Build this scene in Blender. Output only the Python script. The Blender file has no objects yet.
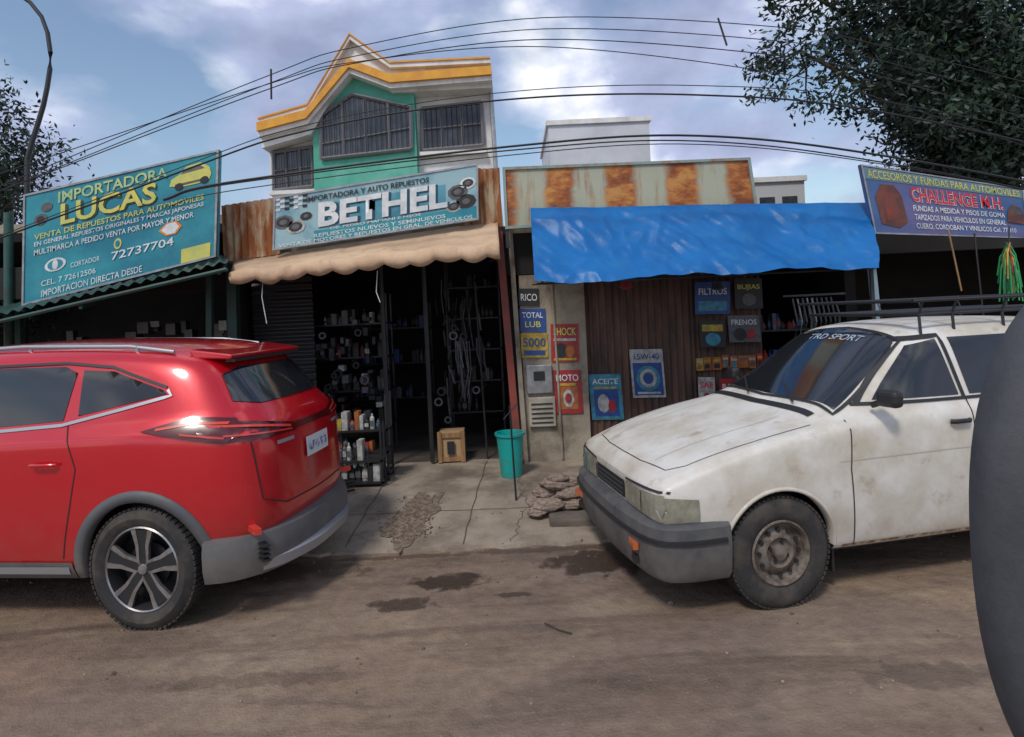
import bpy, bmesh, math, random
from mathutils import Vector, Matrix, noise
from mathutils.bvhtree import BVHTree
random.seed(7)
scene=bpy.context.scene
COL=scene.collection
rad=math.radians

# ------------------------------------------------------------------ helpers
def mat(name,col,rough=.6,metal=0.0,col2=None,scale=4,bump=0,bscale=30,coat=0,lo=.4,hi=.6,col3=None,s3=1.2,lo3=.55,hi3=.7,spec=.5,stretch=(1,1,1),rough2=None,dust=None,st3=None):
    m=bpy.data.materials.new(name); m.use_nodes=True
    nt=m.node_tree; N=nt.nodes; L=nt.links
    b=N['Principled BSDF']
    b.inputs['Base Color'].default_value=(*col,1); b.inputs['Roughness'].default_value=rough
    b.inputs['Metallic'].default_value=metal; b.inputs['Coat Weight'].default_value=coat
    b.inputs['Coat Roughness'].default_value=.08
    b.inputs['Specular IOR Level'].default_value=spec
    tc=N.new('ShaderNodeTexCoord'); mp=N.new('ShaderNodeMapping'); mp.inputs['Scale'].default_value=stretch
    L.new(tc.outputs['Object'],mp.inputs['Vector'])
    def nz(s,lo_,hi_,det=6,st=None):
        n=N.new('ShaderNodeTexNoise'); n.inputs['Scale'].default_value=s; n.inputs['Detail'].default_value=det
        n.inputs['Roughness'].default_value=.65
        if st:
            m2=N.new('ShaderNodeMapping'); m2.inputs['Scale'].default_value=st; L.new(tc.outputs['Object'],m2.inputs[0]); L.new(m2.outputs[0],n.inputs['Vector'])
        else: L.new(mp.outputs[0],n.inputs['Vector'])
        r=N.new('ShaderNodeMapRange'); r.inputs['From Min'].default_value=lo_; r.inputs['From Max'].default_value=hi_
        L.new(n.outputs['Fac'],r.inputs['Value']); return r.outputs[0]
    cur=None
    if col2:
        f=nz(scale,lo,hi); mx=N.new('ShaderNodeMix'); mx.data_type='RGBA'
        mx.inputs['A'].default_value=(*col,1); mx.inputs['B'].default_value=(*col2,1)
        L.new(f,mx.inputs['Factor']); cur=mx.outputs['Result']
        if rough2 is not None:
            r=N.new('ShaderNodeMapRange'); r.inputs['To Min'].default_value=rough; r.inputs['To Max'].default_value=rough2
            L.new(f,r.inputs['Value']); L.new(r.outputs[0],b.inputs['Roughness'])
    if col3:
        f=nz(s3,lo3,hi3,st=st3); mx=N.new('ShaderNodeMix'); mx.data_type='RGBA'
        if cur: L.new(cur,mx.inputs['A'])
        else: mx.inputs['A'].default_value=(*col,1)
        mx.inputs['B'].default_value=(*col3,1); L.new(f,mx.inputs['Factor']); cur=mx.outputs['Result']
    if dust: # mud and dust that settles on the lower part: (z_full, z_none, colour, amount)
        sx=N.new('ShaderNodeSeparateXYZ'); L.new(tc.outputs['Object'],sx.inputs[0])
        r=N.new('ShaderNodeMapRange'); r.inputs['From Min'].default_value=dust[1]; r.inputs['From Max'].default_value=dust[0]; L.new(sx.outputs['Z'],r.inputs['Value'])
        f=nz(5,.25,.7,8); mm=N.new('ShaderNodeMath'); mm.operation='MULTIPLY'; L.new(r.outputs[0],mm.inputs[0]); L.new(f,mm.inputs[1])
        m3=N.new('ShaderNodeMath'); m3.operation='MULTIPLY'; m3.inputs[1].default_value=dust[3]; L.new(mm.outputs[0],m3.inputs[0])
        mx=N.new('ShaderNodeMix'); mx.data_type='RGBA'
        if cur: L.new(cur,mx.inputs['A'])
        else: mx.inputs['A'].default_value=(*col,1)
        mx.inputs['B'].default_value=(*dust[2],1); L.new(m3.outputs[0],mx.inputs['Factor']); cur=mx.outputs['Result']
        rr_=N.new('ShaderNodeMapRange'); rr_.inputs['To Min'].default_value=rough; rr_.inputs['To Max'].default_value=.8; L.new(m3.outputs[0],rr_.inputs['Value']); L.new(rr_.outputs[0],b.inputs['Roughness'])
        if coat:
            rc=N.new('ShaderNodeMapRange'); rc.inputs['To Min'].default_value=coat; rc.inputs['To Max'].default_value=0; L.new(m3.outputs[0],rc.inputs['Value']); L.new(rc.outputs[0],b.inputs['Coat Weight'])
    if cur: L.new(cur,b.inputs['Base Color'])
    if bump:
        n=N.new('ShaderNodeTexNoise'); n.inputs['Scale'].default_value=bscale; n.inputs['Detail'].default_value=8
        L.new(mp.outputs[0],n.inputs['Vector'])
        bp=N.new('ShaderNodeBump'); bp.inputs['Strength'].default_value=bump; bp.inputs['Distance'].default_value=.02
        L.new(n.outputs['Fac'],bp.inputs['Height']); L.new(bp.outputs[0],b.inputs['Normal'])
    return m

def empty(name,loc=(0,0,0)):
    e=bpy.data.objects.new(name,None); e.location=loc; e.empty_display_size=.2; COL.objects.link(e); return e
def obj(name,me,parent=None,mats=()):
    o=bpy.data.objects.new(name,me); COL.objects.link(o)
    for m in mats: me.materials.append(m)
    if parent: o.parent=parent
    return o
def mesh(name,vs,fs,parent=None,mats=(),idx=None,smooth=False):
    me=bpy.data.meshes.new(name); me.from_pydata([tuple(v) for v in vs],[],fs)
    if not isinstance(mats,(list,tuple)): mats=[mats]
    o=obj(name,me,parent,mats)
    if idx:
        for p,i in zip(me.polygons,idx): p.material_index=i
    if smooth: me.shade_smooth()
    me.update(); return o
CUBEF=[(0,3,2,1),(4,5,6,7),(0,1,5,4),(1,2,6,5),(2,3,7,6),(3,0,4,7)]
def boxv(x0,x1,y0,y1,z0,z1):
    return [(x0,y0,z0),(x1,y0,z0),(x1,y1,z0),(x0,y1,z0),(x0,y0,z1),(x1,y0,z1),(x1,y1,z1),(x0,y1,z1)]
def box(name,x0,x1,y0,y1,z0,z1,m,parent=None,bev=0):
    o=mesh(name,boxv(x0,x1,y0,y1,z0,z1),CUBEF,parent,m)
    if bev:
        b=o.modifiers.new('b','BEVEL'); b.width=bev; b.segments=2
    return o
class MB: # mesh batch builder
    def __init__(s): s.v=[];s.f=[];s.i=[]
    def add(s,vs,fs,i=0):
        n=len(s.v); s.v+=[tuple(v) for v in vs]; s.f+=[tuple(a+n for a in f) for f in fs]; s.i+=[i]*len(fs)
    def box(s,x0,x1,y0,y1,z0,z1,i=0): s.add(boxv(x0,x1,y0,y1,z0,z1),CUBEF,i)
    def rbox(s,c,sz,rz,i=0,rx=0):
        M=Matrix.Translation(c)@Matrix.Rotation(rz,4,'Z')@Matrix.Rotation(rx,4,'X')
        s.add([M@Vector(p) for p in boxv(-sz[0]/2,sz[0]/2,-sz[1]/2,sz[1]/2,-sz[2]/2,sz[2]/2)],CUBEF,i)
    def tube(s,pts,r,i=0,n=6,r2=None,caps=True):
        pts=[Vector(p) for p in pts]; rings=[]
        for k,p in enumerate(pts):
            d=(pts[min(k+1,len(pts)-1)]-pts[max(k-1,0)]).normalized()
            a=d.cross(Vector((0,0,1)))
            if a.length<.05: a=d.cross(Vector((1,0,0)))
            a.normalize(); b=d.cross(a).normalized()
            rr=r if r2 is None else r+(r2-r)*k/(len(pts)-1)
            rings.append([p+(a*math.cos(t)+b*math.sin(t))*rr for t in [2*math.pi*j/n for j in range(n)]])
        vs=[v for R in rings for v in R]; fs=[]
        for k in range(len(pts)-1):
            for j in range(n):
                fs.append((k*n+j,k*n+(j+1)%n,(k+1)*n+(j+1)%n,(k+1)*n+j))
        if caps: fs.append(tuple(range(n))[::-1]); fs.append(tuple(range((len(pts)-1)*n,len(pts)*n)))
        s.add(vs,fs,i)
    def lathe(s,prof,c,axis='y',n=32,i=0,closed=False):
        vs=[];fs=[]
        for k in range(n):
            t=2*math.pi*k/n
            for r,h in prof:
                if axis=='y': vs.append((c[0]+r*math.cos(t),c[1]+h,c[2]+r*math.sin(t)))
                else: vs.append((c[0]+r*math.cos(t),c[1]+r*math.sin(t),c[2]+h))
        P=len(prof)
        for k in range(n):
            k2=(k+1)%n
            for j in range(P-1): fs.append((k*P+j,k2*P+j,k2*P+j+1,k*P+j+1))
            if closed: fs.append((k*P+P-1,k2*P+P-1,k2*P,k*P))
        s.add(vs,fs,i)
    def make(s,name,parent,mats,smooth=False,angle=None):
        o=mesh(name,s.v,s.f,parent,mats,s.i,smooth)
        bm=bmesh.new(); bm.from_mesh(o.data); bmesh.ops.recalc_face_normals(bm,faces=bm.faces); bm.to_mesh(o.data); bm.free()
        if angle: o.data.shade_smooth(); o.data.set_sharp_from_angle(angle=rad(angle))
        return o

class Panel:
    """flat panel given by its four corners TL,TR,BR,BL"""
    def __init__(s,tl,tr,br,bl): 
        s.c=[Vector(p) for p in (tl,tr,br,bl)]; s.n=(s.c[2]-s.c[3]).cross(s.c[0]-s.c[3]).normalized()
        if s.n.y>0: s.n=-s.n
    def p(s,u,v,o=0):
        tl,tr,br,bl=s.c; return (bl*(1-u)+br*u)*(1-v)+(tl*(1-u)+tr*u)*v+s.n*o
    def rect(s,name,u0,v0,u1,v1,m,par,o=.004): 
        return mesh(name,[s.p(u0,v0,o),s.p(u1,v0,o),s.p(u1,v1,o),s.p(u0,v1,o)],[(0,1,2,3)],par,m)
    def poly(s,name,uv,m,par,o=.006): return mesh(name,[s.p(u,v,o) for u,v in uv],[tuple(range(len(uv)))],par,m)
    def slab(s,name,m,par,t=.06,u0=0,v0=0,u1=1,v1=1,o=0):
        q=[(u0,v0),(u1,v0),(u1,v1),(u0,v1)]
        vs=[s.p(u,v,o) for u,v in q]+[s.p(u,v,o-t) for u,v in q]
        return mesh(name,vs,[(0,1,2,3),(7,6,5,4),(0,4,5,1),(1,5,6,2),(2,6,7,3),(3,7,4,0)],par,m)
    def frame(s,name,m,par,w=.03,t=.03,o=.01):
        du=w/(s.c[1]-s.c[0]).length; dv=w/(s.c[0]-s.c[3]).length
        s.slab(name+'_bottom',m,par,t,0,0,1,dv,o); s.slab(name+'_top',m,par,t,0,1-dv,1,1,o)
        s.slab(name+'_left',m,par,t,0,dv,du,1-dv,o); s.slab(name+'_right',m,par,t,1-du,dv,1,1-dv,o)
    def text(s,string,u0,u1,v0,h,m,par,o=.009,bold=0,name=None,shear=0):
        c=bpy.data.curves.new('t','FONT'); c.body=string; c.size=1; c.offset=bold; c.shear=shear
        c.resolution_u=3
        t=bpy.data.objects.new('t',c); COL.objects.link(t)
        bpy.context.view_layer.update()
        me=bpy.data.meshes.new_from_object(t.evaluated_get(bpy.context.evaluated_depsgraph_get()))
        bpy.data.objects.remove(t)
        xs=[v.co.x for v in me.vertices]; ys=[v.co.y for v in me.vertices]
        x0,x1=min(xs),max(xs); y0,y1=min(ys),max(ys)
        for v in me.vertices:
            v.co=s.p(u0+(v.co.x-x0)/(x1-x0)*(u1-u0), v0+(v.co.y-y0)/(y1-y0)*h, o)
        return obj(name or 'lettering',me,par,[m])

# ------------------------------------------------------------------ materials
white=mat('white_paint',(.76,.76,.75),.6,col2=(.62,.61,.58),scale=3,bump=.1,col3=(.42,.40,.36),s3=4,lo3=.58,hi3=.85,st3=(2.5,1,.35))
wtext=mat('white_lettering',(.74,.77,.77),.5,col2=(.56,.62,.64),scale=9)
ytext=mat('yellow_lettering',(.70,.63,.12),.5,col2=(.50,.55,.16),scale=5)
gtext=mat('lime_lettering',(.50,.62,.24),.5,col2=(.3,.5,.3),scale=6)
rtext=mat('red_lettering',(.6,.03,.06),.5)
otext=mat('orange_lettering',(.75,.25,.03),.5)
ktext=mat('black_lettering',(.02,.02,.025),.5)
teal=mat('teal_sign',(.012,.19,.27),.4,col2=(.03,.30,.36),scale=1.2,col3=(.10,.30,.33),s3=3,lo3=.55,hi3=.9)
tealL=mat('pale_teal_sign',(.30,.48,.53),.45,col2=(.05,.24,.32),scale=1.5,lo=.42,hi=.62)
greenwall=mat('teal_green_wall',(.07,.36,.27),.7,col2=(.13,.45,.35),scale=2,bump=.1,col3=(.05,.18,.15),s3=4,lo3=.6,hi3=.85,st3=(3,1,.4))
orange=mat('orange_stripe',(.74,.36,.03),.6,col2=(.62,.27,.03),scale=5)
glass=mat('window_glass',(.04,.045,.055),.10,col2=(.09,.095,.11),scale=2)
frameM=mat('window_frame',(.18,.18,.19),.5)
rust=mat('rusty_corrugated',(.30,.10,.03),.85,.1,col2=(.46,.36,.24),scale=3,bump=.3,stretch=(3,1,.7),lo=.45,hi=.6)
corr=mat('brown_corrugated',(.15,.085,.06),.7,.2,col2=(.075,.045,.038),scale=3,stretch=(2,1,.5))
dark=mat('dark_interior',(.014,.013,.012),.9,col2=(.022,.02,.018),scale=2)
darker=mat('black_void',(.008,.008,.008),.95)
floorM=mat('shop_floor',(.10,.085,.07),.8,col2=(.06,.05,.045),scale=3)
plaster=mat('old_plaster',(.36,.31,.24),.85,col2=(.24,.20,.15),scale=2.5,bump=.3,col3=(.11,.09,.075),s3=2.5,lo3=.52,hi3=.75)
concrete=mat('concrete',(.33,.275,.215),.85,col2=(.23,.185,.14),scale=2.2,bump=.35,bscale=40,col3=(.13,.10,.078),s3=1.1,lo3=.50,hi3=.68)
redpost=mat('red_post',(.28,.045,.03),.6,col2=(.16,.05,.04),scale=5)
awn=mat('beige_canvas',(.60,.42,.27),.85,col2=(.47,.32,.20),scale=1.8,bump=.15,col3=(.30,.20,.13),s3=3,lo3=.56,hi3=.8,st3=(2,1,1))
tarpM=mat('blue_tarp',(.002,.105,.33),.42,col2=(.004,.14,.41),scale=2.2,bump=.25,bscale=14,lo=.35,hi=.65,spec=.35,col3=(.02,.16,.36),s3=4,lo3=.55,hi3=.8)
greenM=mat('green_metal',(.02,.09,.075),.5,.2,col2=(.04,.06,.05),scale=5)
metalD=mat('dark_metal',(.05,.05,.055),.45,.6)
metalL=mat('grey_metal',(.42,.43,.44),.4,.7,col2=(.3,.3,.3),scale=8)
blackP=mat('black_plastic',(.018,.018,.02),.5)
greyP=mat('grey_cladding',(.075,.08,.09),.55,col2=(.10,.10,.10),scale=3,dust=(.25,.65,(.26,.22,.17),.55))
rubber=mat('tyre_rubber',(.026,.025,.025),.85,col2=(.085,.07,.055),scale=6,bump=.2,lo=.45,hi=.75)
chrome=mat('satin_silver',(.62,.63,.65),.25,.9)
wood=mat('wood',(.35,.20,.09),.7,col2=(.22,.12,.05),scale=4,stretch=(6,1,1))
cardb=mat('cardboard',(.42,.27,.14),.8)
binM=mat('turquoise_plastic',(.0,.36,.33),.35,col2=(.03,.28,.25),scale=9)
sackM=mat('sack_cloth',(.40,.32,.26),.9,col2=(.20,.14,.11),scale=5,bump=.7,bscale=25)
barkM=mat('bark',(.07,.05,.035),.9,col2=(.04,.03,.02),scale=6,bump=.6)
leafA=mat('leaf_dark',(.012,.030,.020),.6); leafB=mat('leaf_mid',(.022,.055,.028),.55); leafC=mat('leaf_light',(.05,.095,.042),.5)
cable=mat('cable',(.02,.02,.022),.6)
cols=[mat('goods_%s'%n,c,.5,col2=tuple(v*.5+.02 for v in c),scale=16) for n,c in dict(red=(.42,.025,.025),blue=(.02,.08,.32),yellow=(.55,.38,.04),white=(.50,.50,.47),grey=(.13,.13,.14),black=(.02,.02,.02),green=(.03,.16,.06),orange=(.45,.14,.03),cyan=(.05,.28,.4)).items()]

# ------------------------------------------------------------------ ground
def ground_mat():
    m=bpy.data.materials.new('muddy_street'); m.use_nodes=True; nt=m.node_tree;N=nt.nodes;L=nt.links;b=N['Principled BSDF']
    tc=N.new('ShaderNodeTexCoord')
    def nz(s,lo,hi,st=(1,1,1),d=8,dist=0):
        mp=N.new('ShaderNodeMapping'); mp.inputs['Scale'].default_value=st; L.new(tc.outputs['Object'],mp.inputs[0])
        n=N.new('ShaderNodeTexNoise'); n.inputs['Scale'].default_value=s; n.inputs['Detail'].default_value=d; n.inputs['Roughness'].default_value=.6; n.inputs['Distortion'].default_value=dist
        L.new(mp.outputs[0],n.inputs['Vector']); r=N.new('ShaderNodeMapRange'); r.inputs['From Min'].default_value=lo; r.inputs['From Max'].default_value=hi
        L.new(n.outputs['Fac'],r.inputs['Value']); return r.outputs[0],n.outputs['Fac']
    def mix(f,a,bb):
        x=N.new('ShaderNodeMix'); x.data_type='RGBA'; L.new(f,x.inputs['Factor'])
        if isinstance(a,tuple): x.inputs['A'].default_value=(*a,1)
        else: L.new(a,x.inputs['A'])
        x.inputs['B'].default_value=(*bb,1); return x.outputs['Result']
    f1,_=nz(.55,.38,.62,(.6,1.6,1)); f2,_=nz(1.3,.50,.70,(.35,2.2,1),dist=.6); f3,fr=nz(11,.35,.7)
    f4,_=nz(70,.60,.72); f5,_=nz(2.6,.55,.68,(.5,2.6,1),dist=.4); f6,_=nz(.8,.50,.66,(1,1,1)); f7,_=nz(.35,.45,.62,(1,1,1))
    c=mix(f1,(.255,.178,.118),(.195,.135,.095)); c=mix(f7,c,(.185,.14,.115)); c=mix(f6,c,(.30,.225,.155)); c=mix(f2,c,(.12,.085,.063)); c=mix(f5,c,(.155,.11,.082))
    x=N.new('ShaderNodeMix'); x.data_type='RGBA'; x.blend_type='MULTIPLY'; x.inputs['Factor'].default_value=.5
    cr=N.new('ShaderNodeMapRange'); cr.inputs['To Min'].default_value=.6; cr.inputs['To Max'].default_value=1.2; L.new(f3,cr.inputs['Value'])
    L.new(c,x.inputs['A']); L.new(cr.outputs[0],x.inputs['B'])
    c=mix(f4,x.outputs['Result'],(.30,.24,.185))
    # wet spots: (x, y, rx, ry, strength), broken edges through noise
    _,ne=nz(7,0,1,(1,1,1),8,.5); _,ne2=nz(2.2,0,1)
    wetm=None
    for (sx_,sy_,rx,ry,st_) in [(-.52,3.94,.26,.12,1),(-.76,3.66,.20,.09,.85),(-.08,3.72,.14,.04,.8),(.56,4.14,.42,.22,1),(-1.7,4.2,.7,.16,.6),(1.9,2.75,.5,.10,.5),(-1.3,2.95,.5,.06,.4),(.2,4.40,.9,.05,.6),(-.8,4.38,.7,.04,.6)]:
        mp=N.new('ShaderNodeMapping'); mp.inputs['Location'].default_value=(-sx_/rx,-sy_/ry,0); mp.inputs['Scale'].default_value=(1/rx,1/ry,0); L.new(tc.outputs['Object'],mp.inputs[0])
        ln=N.new('ShaderNodeVectorMath'); ln.operation='LENGTH'; L.new(mp.outputs[0],ln.inputs[0])
        ma=N.new('ShaderNodeMath'); ma.operation='MULTIPLY_ADD'; ma.inputs[1].default_value=2.6; L.new(ne,ma.inputs[0]); L.new(ln.outputs['Value'],ma.inputs[2])
        mr=N.new('ShaderNodeMapRange'); mr.inputs['From Min'].default_value=2.35; mr.inputs['From Max'].default_value=2.0; mr.inputs['To Max'].default_value=st_; L.new(ma.outputs[0],mr.inputs['Value'])
        if wetm is None: wetm=mr.outputs[0]
        else:
            q=N.new('ShaderNodeMath'); q.operation='MAXIMUM'; L.new(wetm,q.inputs[0]); L.new(mr.outputs[0],q.inputs[1]); wetm=q.outputs[0]
    c=mix(wetm,c,(.060,.042,.032))
    L.new(c,b.inputs['Base Color'])
    r=N.new('ShaderNodeMapRange'); r.inputs['To Min'].default_value=.8; r.inputs['To Max'].default_value=.45; L.new(f2,r.inputs['Value'])
    r2=N.new('ShaderNodeMix'); r2.data_type='FLOAT'; L.new(wetm,r2.inputs['Factor']); L.new(r.outputs[0],r2.inputs['A']); r2.inputs['B'].default_value=.32
    L.new(r2.outputs['Result'],b.inputs['Roughness'])
    bp=N.new('ShaderNodeBump'); bp.inputs['Strength'].default_value=.5; bp.inputs['Distance'].default_value=.035; L.new(fr,bp.inputs['Height'])
    n2=N.new('ShaderNodeTexNoise'); n2.inputs['Scale'].default_value=80; n2.inputs['Detail'].default_value=5; L.new(tc.outputs['Object'],n2.inputs['Vector'])
    b2=N.new('ShaderNodeBump'); b2.inputs['Strength'].default_value=.5; b2.inputs['Distance'].default_value=.01; L.new(n2.outputs['Fac'],b2.inputs['Height']); L.new(bp.outputs[0],b2.inputs['Normal'])
    L.new(b2.outputs[0],b.inputs['Normal'])
    return m
gm=ground_mat()
mesh('ground',[(-300,-300,0),(300,-300,0),(300,300,0),(-300,300,0)],[(0,1,2,3)],None,gm)

pv=empty('pavement')
def kerb(x0,x1,name):
    box(name,x0,x1,5.72,6.7,-.02,.12,concrete,pv,.015)
    box(name+'_kerbstone',x0,x1,5.60,5.717,-.02,.125,concrete,pv,.02)
kerb(-14,-1.92,'slab'); kerb(.72,14,'slab_2')
nx,ny=40,26
def rampz(x,y): return .02+.10*min(1,max(0,(y-4.43)/1.3))+.006*noise.noise(Vector((x*3,y*3,1)))
vv=[];ff=[]
for j in range(ny+1):
    for i in range(nx+1):
        x=-1.9+2.6*i/nx; y0=4.47+.05*noise.noise(Vector((x*5,0,0)))+.03*noise.noise(Vector((x*19,3,0))); y=y0+(6.72-y0)*j/ny
        vv.append((x,y,rampz(x,y)))
for j in range(ny):
    for i in range(nx): a=j*(nx+1)+i; ff.append((a,a+1,a+nx+2,a+nx+1))
n0=len(vv)
for i in range(nx+1): vv.append((vv[i][0],vv[i][1]-.01,-.02))
for i in range(nx): ff.append((n0+i,n0+i+1,i+1,i))
mesh('driveway_apron',vv,ff,pv,concrete)
box('step_block',.22,1.9,4.72,5.6,-.02,.10,mat('dark_concrete',(.15,.125,.10),.8,col2=(.09,.075,.06),scale=3,bump=.4),pv,.02)
jm=mat('joint_dirt',(.10,.078,.058),.9)
for k,(a,b_) in enumerate([((-1.85,5.15),(.15,5.12)),((-.45,4.5),(-.35,6.6)),((-1.35,4.55),(-1.32,6.6)),((-.02,5.9),(.05,5.1)),((.05,5.1),(-.08,4.5))]):
    steps=14; q=[]
    for i in range(steps+1):
        t=i/steps; amp=.01 if k<3 else .03
        x=a[0]+(b_[0]-a[0])*t+amp*random.uniform(-1,1); y=a[1]+(b_[1]-a[1])*t+.01*random.uniform(-1,1)
        w=.004 if k<3 else .0025; dx,dy=(0,w) if k==0 else (w,0)
        q+=[(x-dx,y-dy,rampz(x,y)+.006),(x+dx,y+dy,rampz(x,y)+.006)]
    mesh('joint_%d'%k,q,[(2*i,2*i+2,2*i+3,2*i+1) for i in range(steps)],pv,jm)
def blob(name,cx,cy,rx,ry,z,m,par=None,rot=0,seed=0,zf=None,rough=.35):
    n=72; vs=[]
    for k in range(n):
        t=2*math.pi*k/n; r=1+rough*noise.noise(Vector((math.cos(t)*1.6+seed,math.sin(t)*1.6,seed*3.1)))+rough*.6*noise.noise(Vector((math.cos(t)*5+seed,math.sin(t)*5,seed)))+rough*.4*noise.noise(Vector((math.cos(t)*14+seed,math.sin(t)*14,seed)))
        x=rx*r*math.cos(t); y=ry*r*math.sin(t); X=cx+x*math.cos(rot)-y*math.sin(rot); Y=cy+x*math.sin(rot)+y*math.cos(rot)
        vs.append((X,Y,z if zf is None else zf(X,Y)+z))
    vs.append((cx,cy,z if zf is None else zf(cx,cy)+z))
    return mesh(name,vs,[(k,(k+1)%n,n) for k in range(n)],par,m)
gravel=mat('broken_gravel',(.14,.10,.073),.95,col2=(.24,.185,.135),scale=22,bump=1,bscale=40,lo=.45,hi=.6)
blob('gravel_patch',-.90,5.03,.19,.52,.008,gravel,pv,rot=-.15,seed=2,zf=rampz,rough=.5)
pb=MB()
for k in range(620):
    x=random.uniform(-5,5); y=random.uniform(2.2,5.5) if random.random()<.75 else random.uniform(4.2,4.5)
    if -1.9<x<.7 and y>4.45: zz=rampz(x,y)
    else: zz=0
    s=random.uniform(.003,.009)*(1.6 if random.random()<.06 else 1)
    pb.rbox(Vector((x,y,zz+s*.3)),(s*random.uniform(1,2),s*1.3,s),random.random()*3,random.randint(0,1),random.random())
for k in range(300):
    x=random.gauss(-.9,.10); y=random.uniform(4.55,5.5); s=random.uniform(.004,.011)
    pb.rbox(Vector((x,y,rampz(x,y)+.009)),(s*1.5,s*1.3,s),random.random()*3,random.randint(0,1),random.random())
pb.make('loose_gravel',None,[mat('pebble_light',(.25,.205,.16),.9),mat('pebble_dark',(.12,.09,.07),.9)])
tw=MB(); tw.tube([(.10,3.34,.012),(.17,3.26,.014),(.24,3.22,.012)],.004,0,5); tw.make('twig',None,[barkM])

# ------------------------------------------------------------------ shop row (ground floor)
shops=empty('shop_building')
box('floor',-9,9,6.72,9.3,-.02,.13,floorM,shops)
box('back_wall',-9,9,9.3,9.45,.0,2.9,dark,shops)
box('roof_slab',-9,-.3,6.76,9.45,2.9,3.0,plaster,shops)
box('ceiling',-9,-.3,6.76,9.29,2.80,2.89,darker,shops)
box('roof_slab_2',-.29,3.5,6.76,9.45,2.62,2.72,plaster,shops)
box('roof_slab_3',3.51,9,6.76,9.45,2.45,2.55,plaster,shops)
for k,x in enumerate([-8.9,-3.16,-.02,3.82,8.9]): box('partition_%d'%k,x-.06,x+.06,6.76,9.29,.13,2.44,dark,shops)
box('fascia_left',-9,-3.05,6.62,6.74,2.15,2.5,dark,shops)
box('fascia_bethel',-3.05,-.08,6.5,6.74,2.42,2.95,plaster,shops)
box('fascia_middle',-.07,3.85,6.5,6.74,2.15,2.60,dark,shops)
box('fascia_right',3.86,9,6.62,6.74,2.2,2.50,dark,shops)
def beam(name,a,b_,w,m,par):
    a=Vector(a);b_=Vector(b_); vs=[]
    for p in (a,b_):
        vs+= [(p.x-w/2,p.y-w/2,p.z),(p.x+w/2,p.y-w/2,p.z),(p.x+w/2,p.y+w/2,p.z),(p.x-w/2,p.y+w/2,p.z)]
    return mesh(name,vs,CUBEF,par,m)
beam('pillar_corner',(-3.08,6.55,.12),(-3.02,6.55,2.42),.10,greenM,shops)
beam('pillar_left',(-3.3,6.4,.12),(-3.2,6.4,2.3),.06,greenM,shops)
beam('pillar_left_2',(-5.3,6.4,.12),(-5.25,6.4,2.0),.06,greenM,shops)
beam('pillar_red',(.0,6.42,.12),(-.10,6.42,2.62),.075,redpost,shops)
beam('pillar_white',(.075,6.46,.12),(.02,6.46,2.62),.05,plaster,shops)
beam('pillar_right',(3.90,6.3,.12),(3.76,6.3,2.65),.06,mat('blue_post',(.25,.35,.42),.5),shops)
beam('pillar_shop_right',(5.3,5.9,.12),(5.2,5.9,2.3),.05,metalD,shops)
box('meter_wall',.09,.79,6.5,6.62,.12,2.14,plaster,shops)
def corrugated(name,x0,x1,z0,z1,y,m,par,pitch=.076,amp=.014,horiz=False,z0b=None,z1b=None):
    L_=(z1-z0) if horiz else (x1-x0); n=int(L_/pitch*6); vs=[];fs=[]
    for i in range(n+1):
        t=i/n; d=amp*math.sin(2*math.pi*L_*t/pitch)
        if horiz: vs+=[(x0,y+d,z0+L_*t),(x1,y+d,z0+L_*t)]
        else:
            zb=z0+((z0b-z0)*t if z0b is not None else 0); zt=z1+((z1b-z1)*t if z1b is not None else 0)
            vs+=[(x0+L_*t,y+d,zb),(x0+L_*t,y+d,zt)]
    for i in range(n): fs.append((2*i,2*i+2,2*i+3,2*i+1))
    return mesh(name,vs,fs,par,m,smooth=True)
corrugated('shutter',.80,1.98,.13,2.14,6.58,corr,shops)
corrugated('shutter_side',1.98,2.74,.13,2.14,6.62,corr,shops)
corrugated('rolling_shutter',-3.0,-2.3,.13,2.42,6.95,metalD,shops,horiz=True,pitch=.09)
corrugated('rust_sheet_left',-3.02,-2.42,2.42,3.02,6.35,rust,shops,z0b=2.48,z1b=3.08)
corrugated('rust_sheet_right',-.28,-.06,2.66,3.28,6.35,rust,shops)
corrugated('rust_sheet_behind_sign',-.5,-.26,2.6,3.30,6.4,rust,shops)

P=empty('poster')
R_,B_,Y_,W_,G_,K_,GR_,O_,C_=cols
def poster(x0,z1,x1,z0,y,bg,items,tilt=0):
    pn=Panel((x0+tilt,y,z1),(x1+tilt,y,z1-.01),(x1,y,z0),(x0,y,z0+.01)); pn.slab('sheet',bg,P,.008)
    for it in items:
        if it[0]=='t': pn.text(it[1],it[2],it[3],it[4],it[5],it[6],P,.0065,.01)
        elif it[0]=='r': pn.rect('print',it[1],it[2],it[3],it[4],it[5],P,.003 if it[5] is not W_ else .0042)
        elif it[0]=='c':
            pn.poly('print',[(it[1]+it[3]*math.cos(k*.2618),it[2]+it[4]*math.sin(k*.2618)) for k in range(24)],it[5],P,.0045+.0008*(1-it[3]*2)*2)
poster(.08,1.78,.36,1.52,6.485,B_,[('t','TOTAL',.1,.9,.6,.25,wtext),('t','LUB',.2,.8,.2,.25,ytext)])
poster(.08,1.515,.37,1.24,6.485,Y_,[('t','5000',.08,.92,.45,.35,cols[1]),('r',.1,.1,.9,.3,cols[1])])
poster(.08,2.0,.30,1.80,6.485,K_,[('t','RICO',.1,.9,.3,.4,wtext)])
poster(.40,1.60,.70,1.18,6.485,R_,[('r',.1,.55,.9,.62,W_),('t','SHOCK',.1,.9,.7,.2,ytext),('c',.35,.3,.22,.2,K_),('c',.68,.28,.16,.16,O_),('r',.1,.04,.9,.10,Y_)],tilt=.01)
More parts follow.
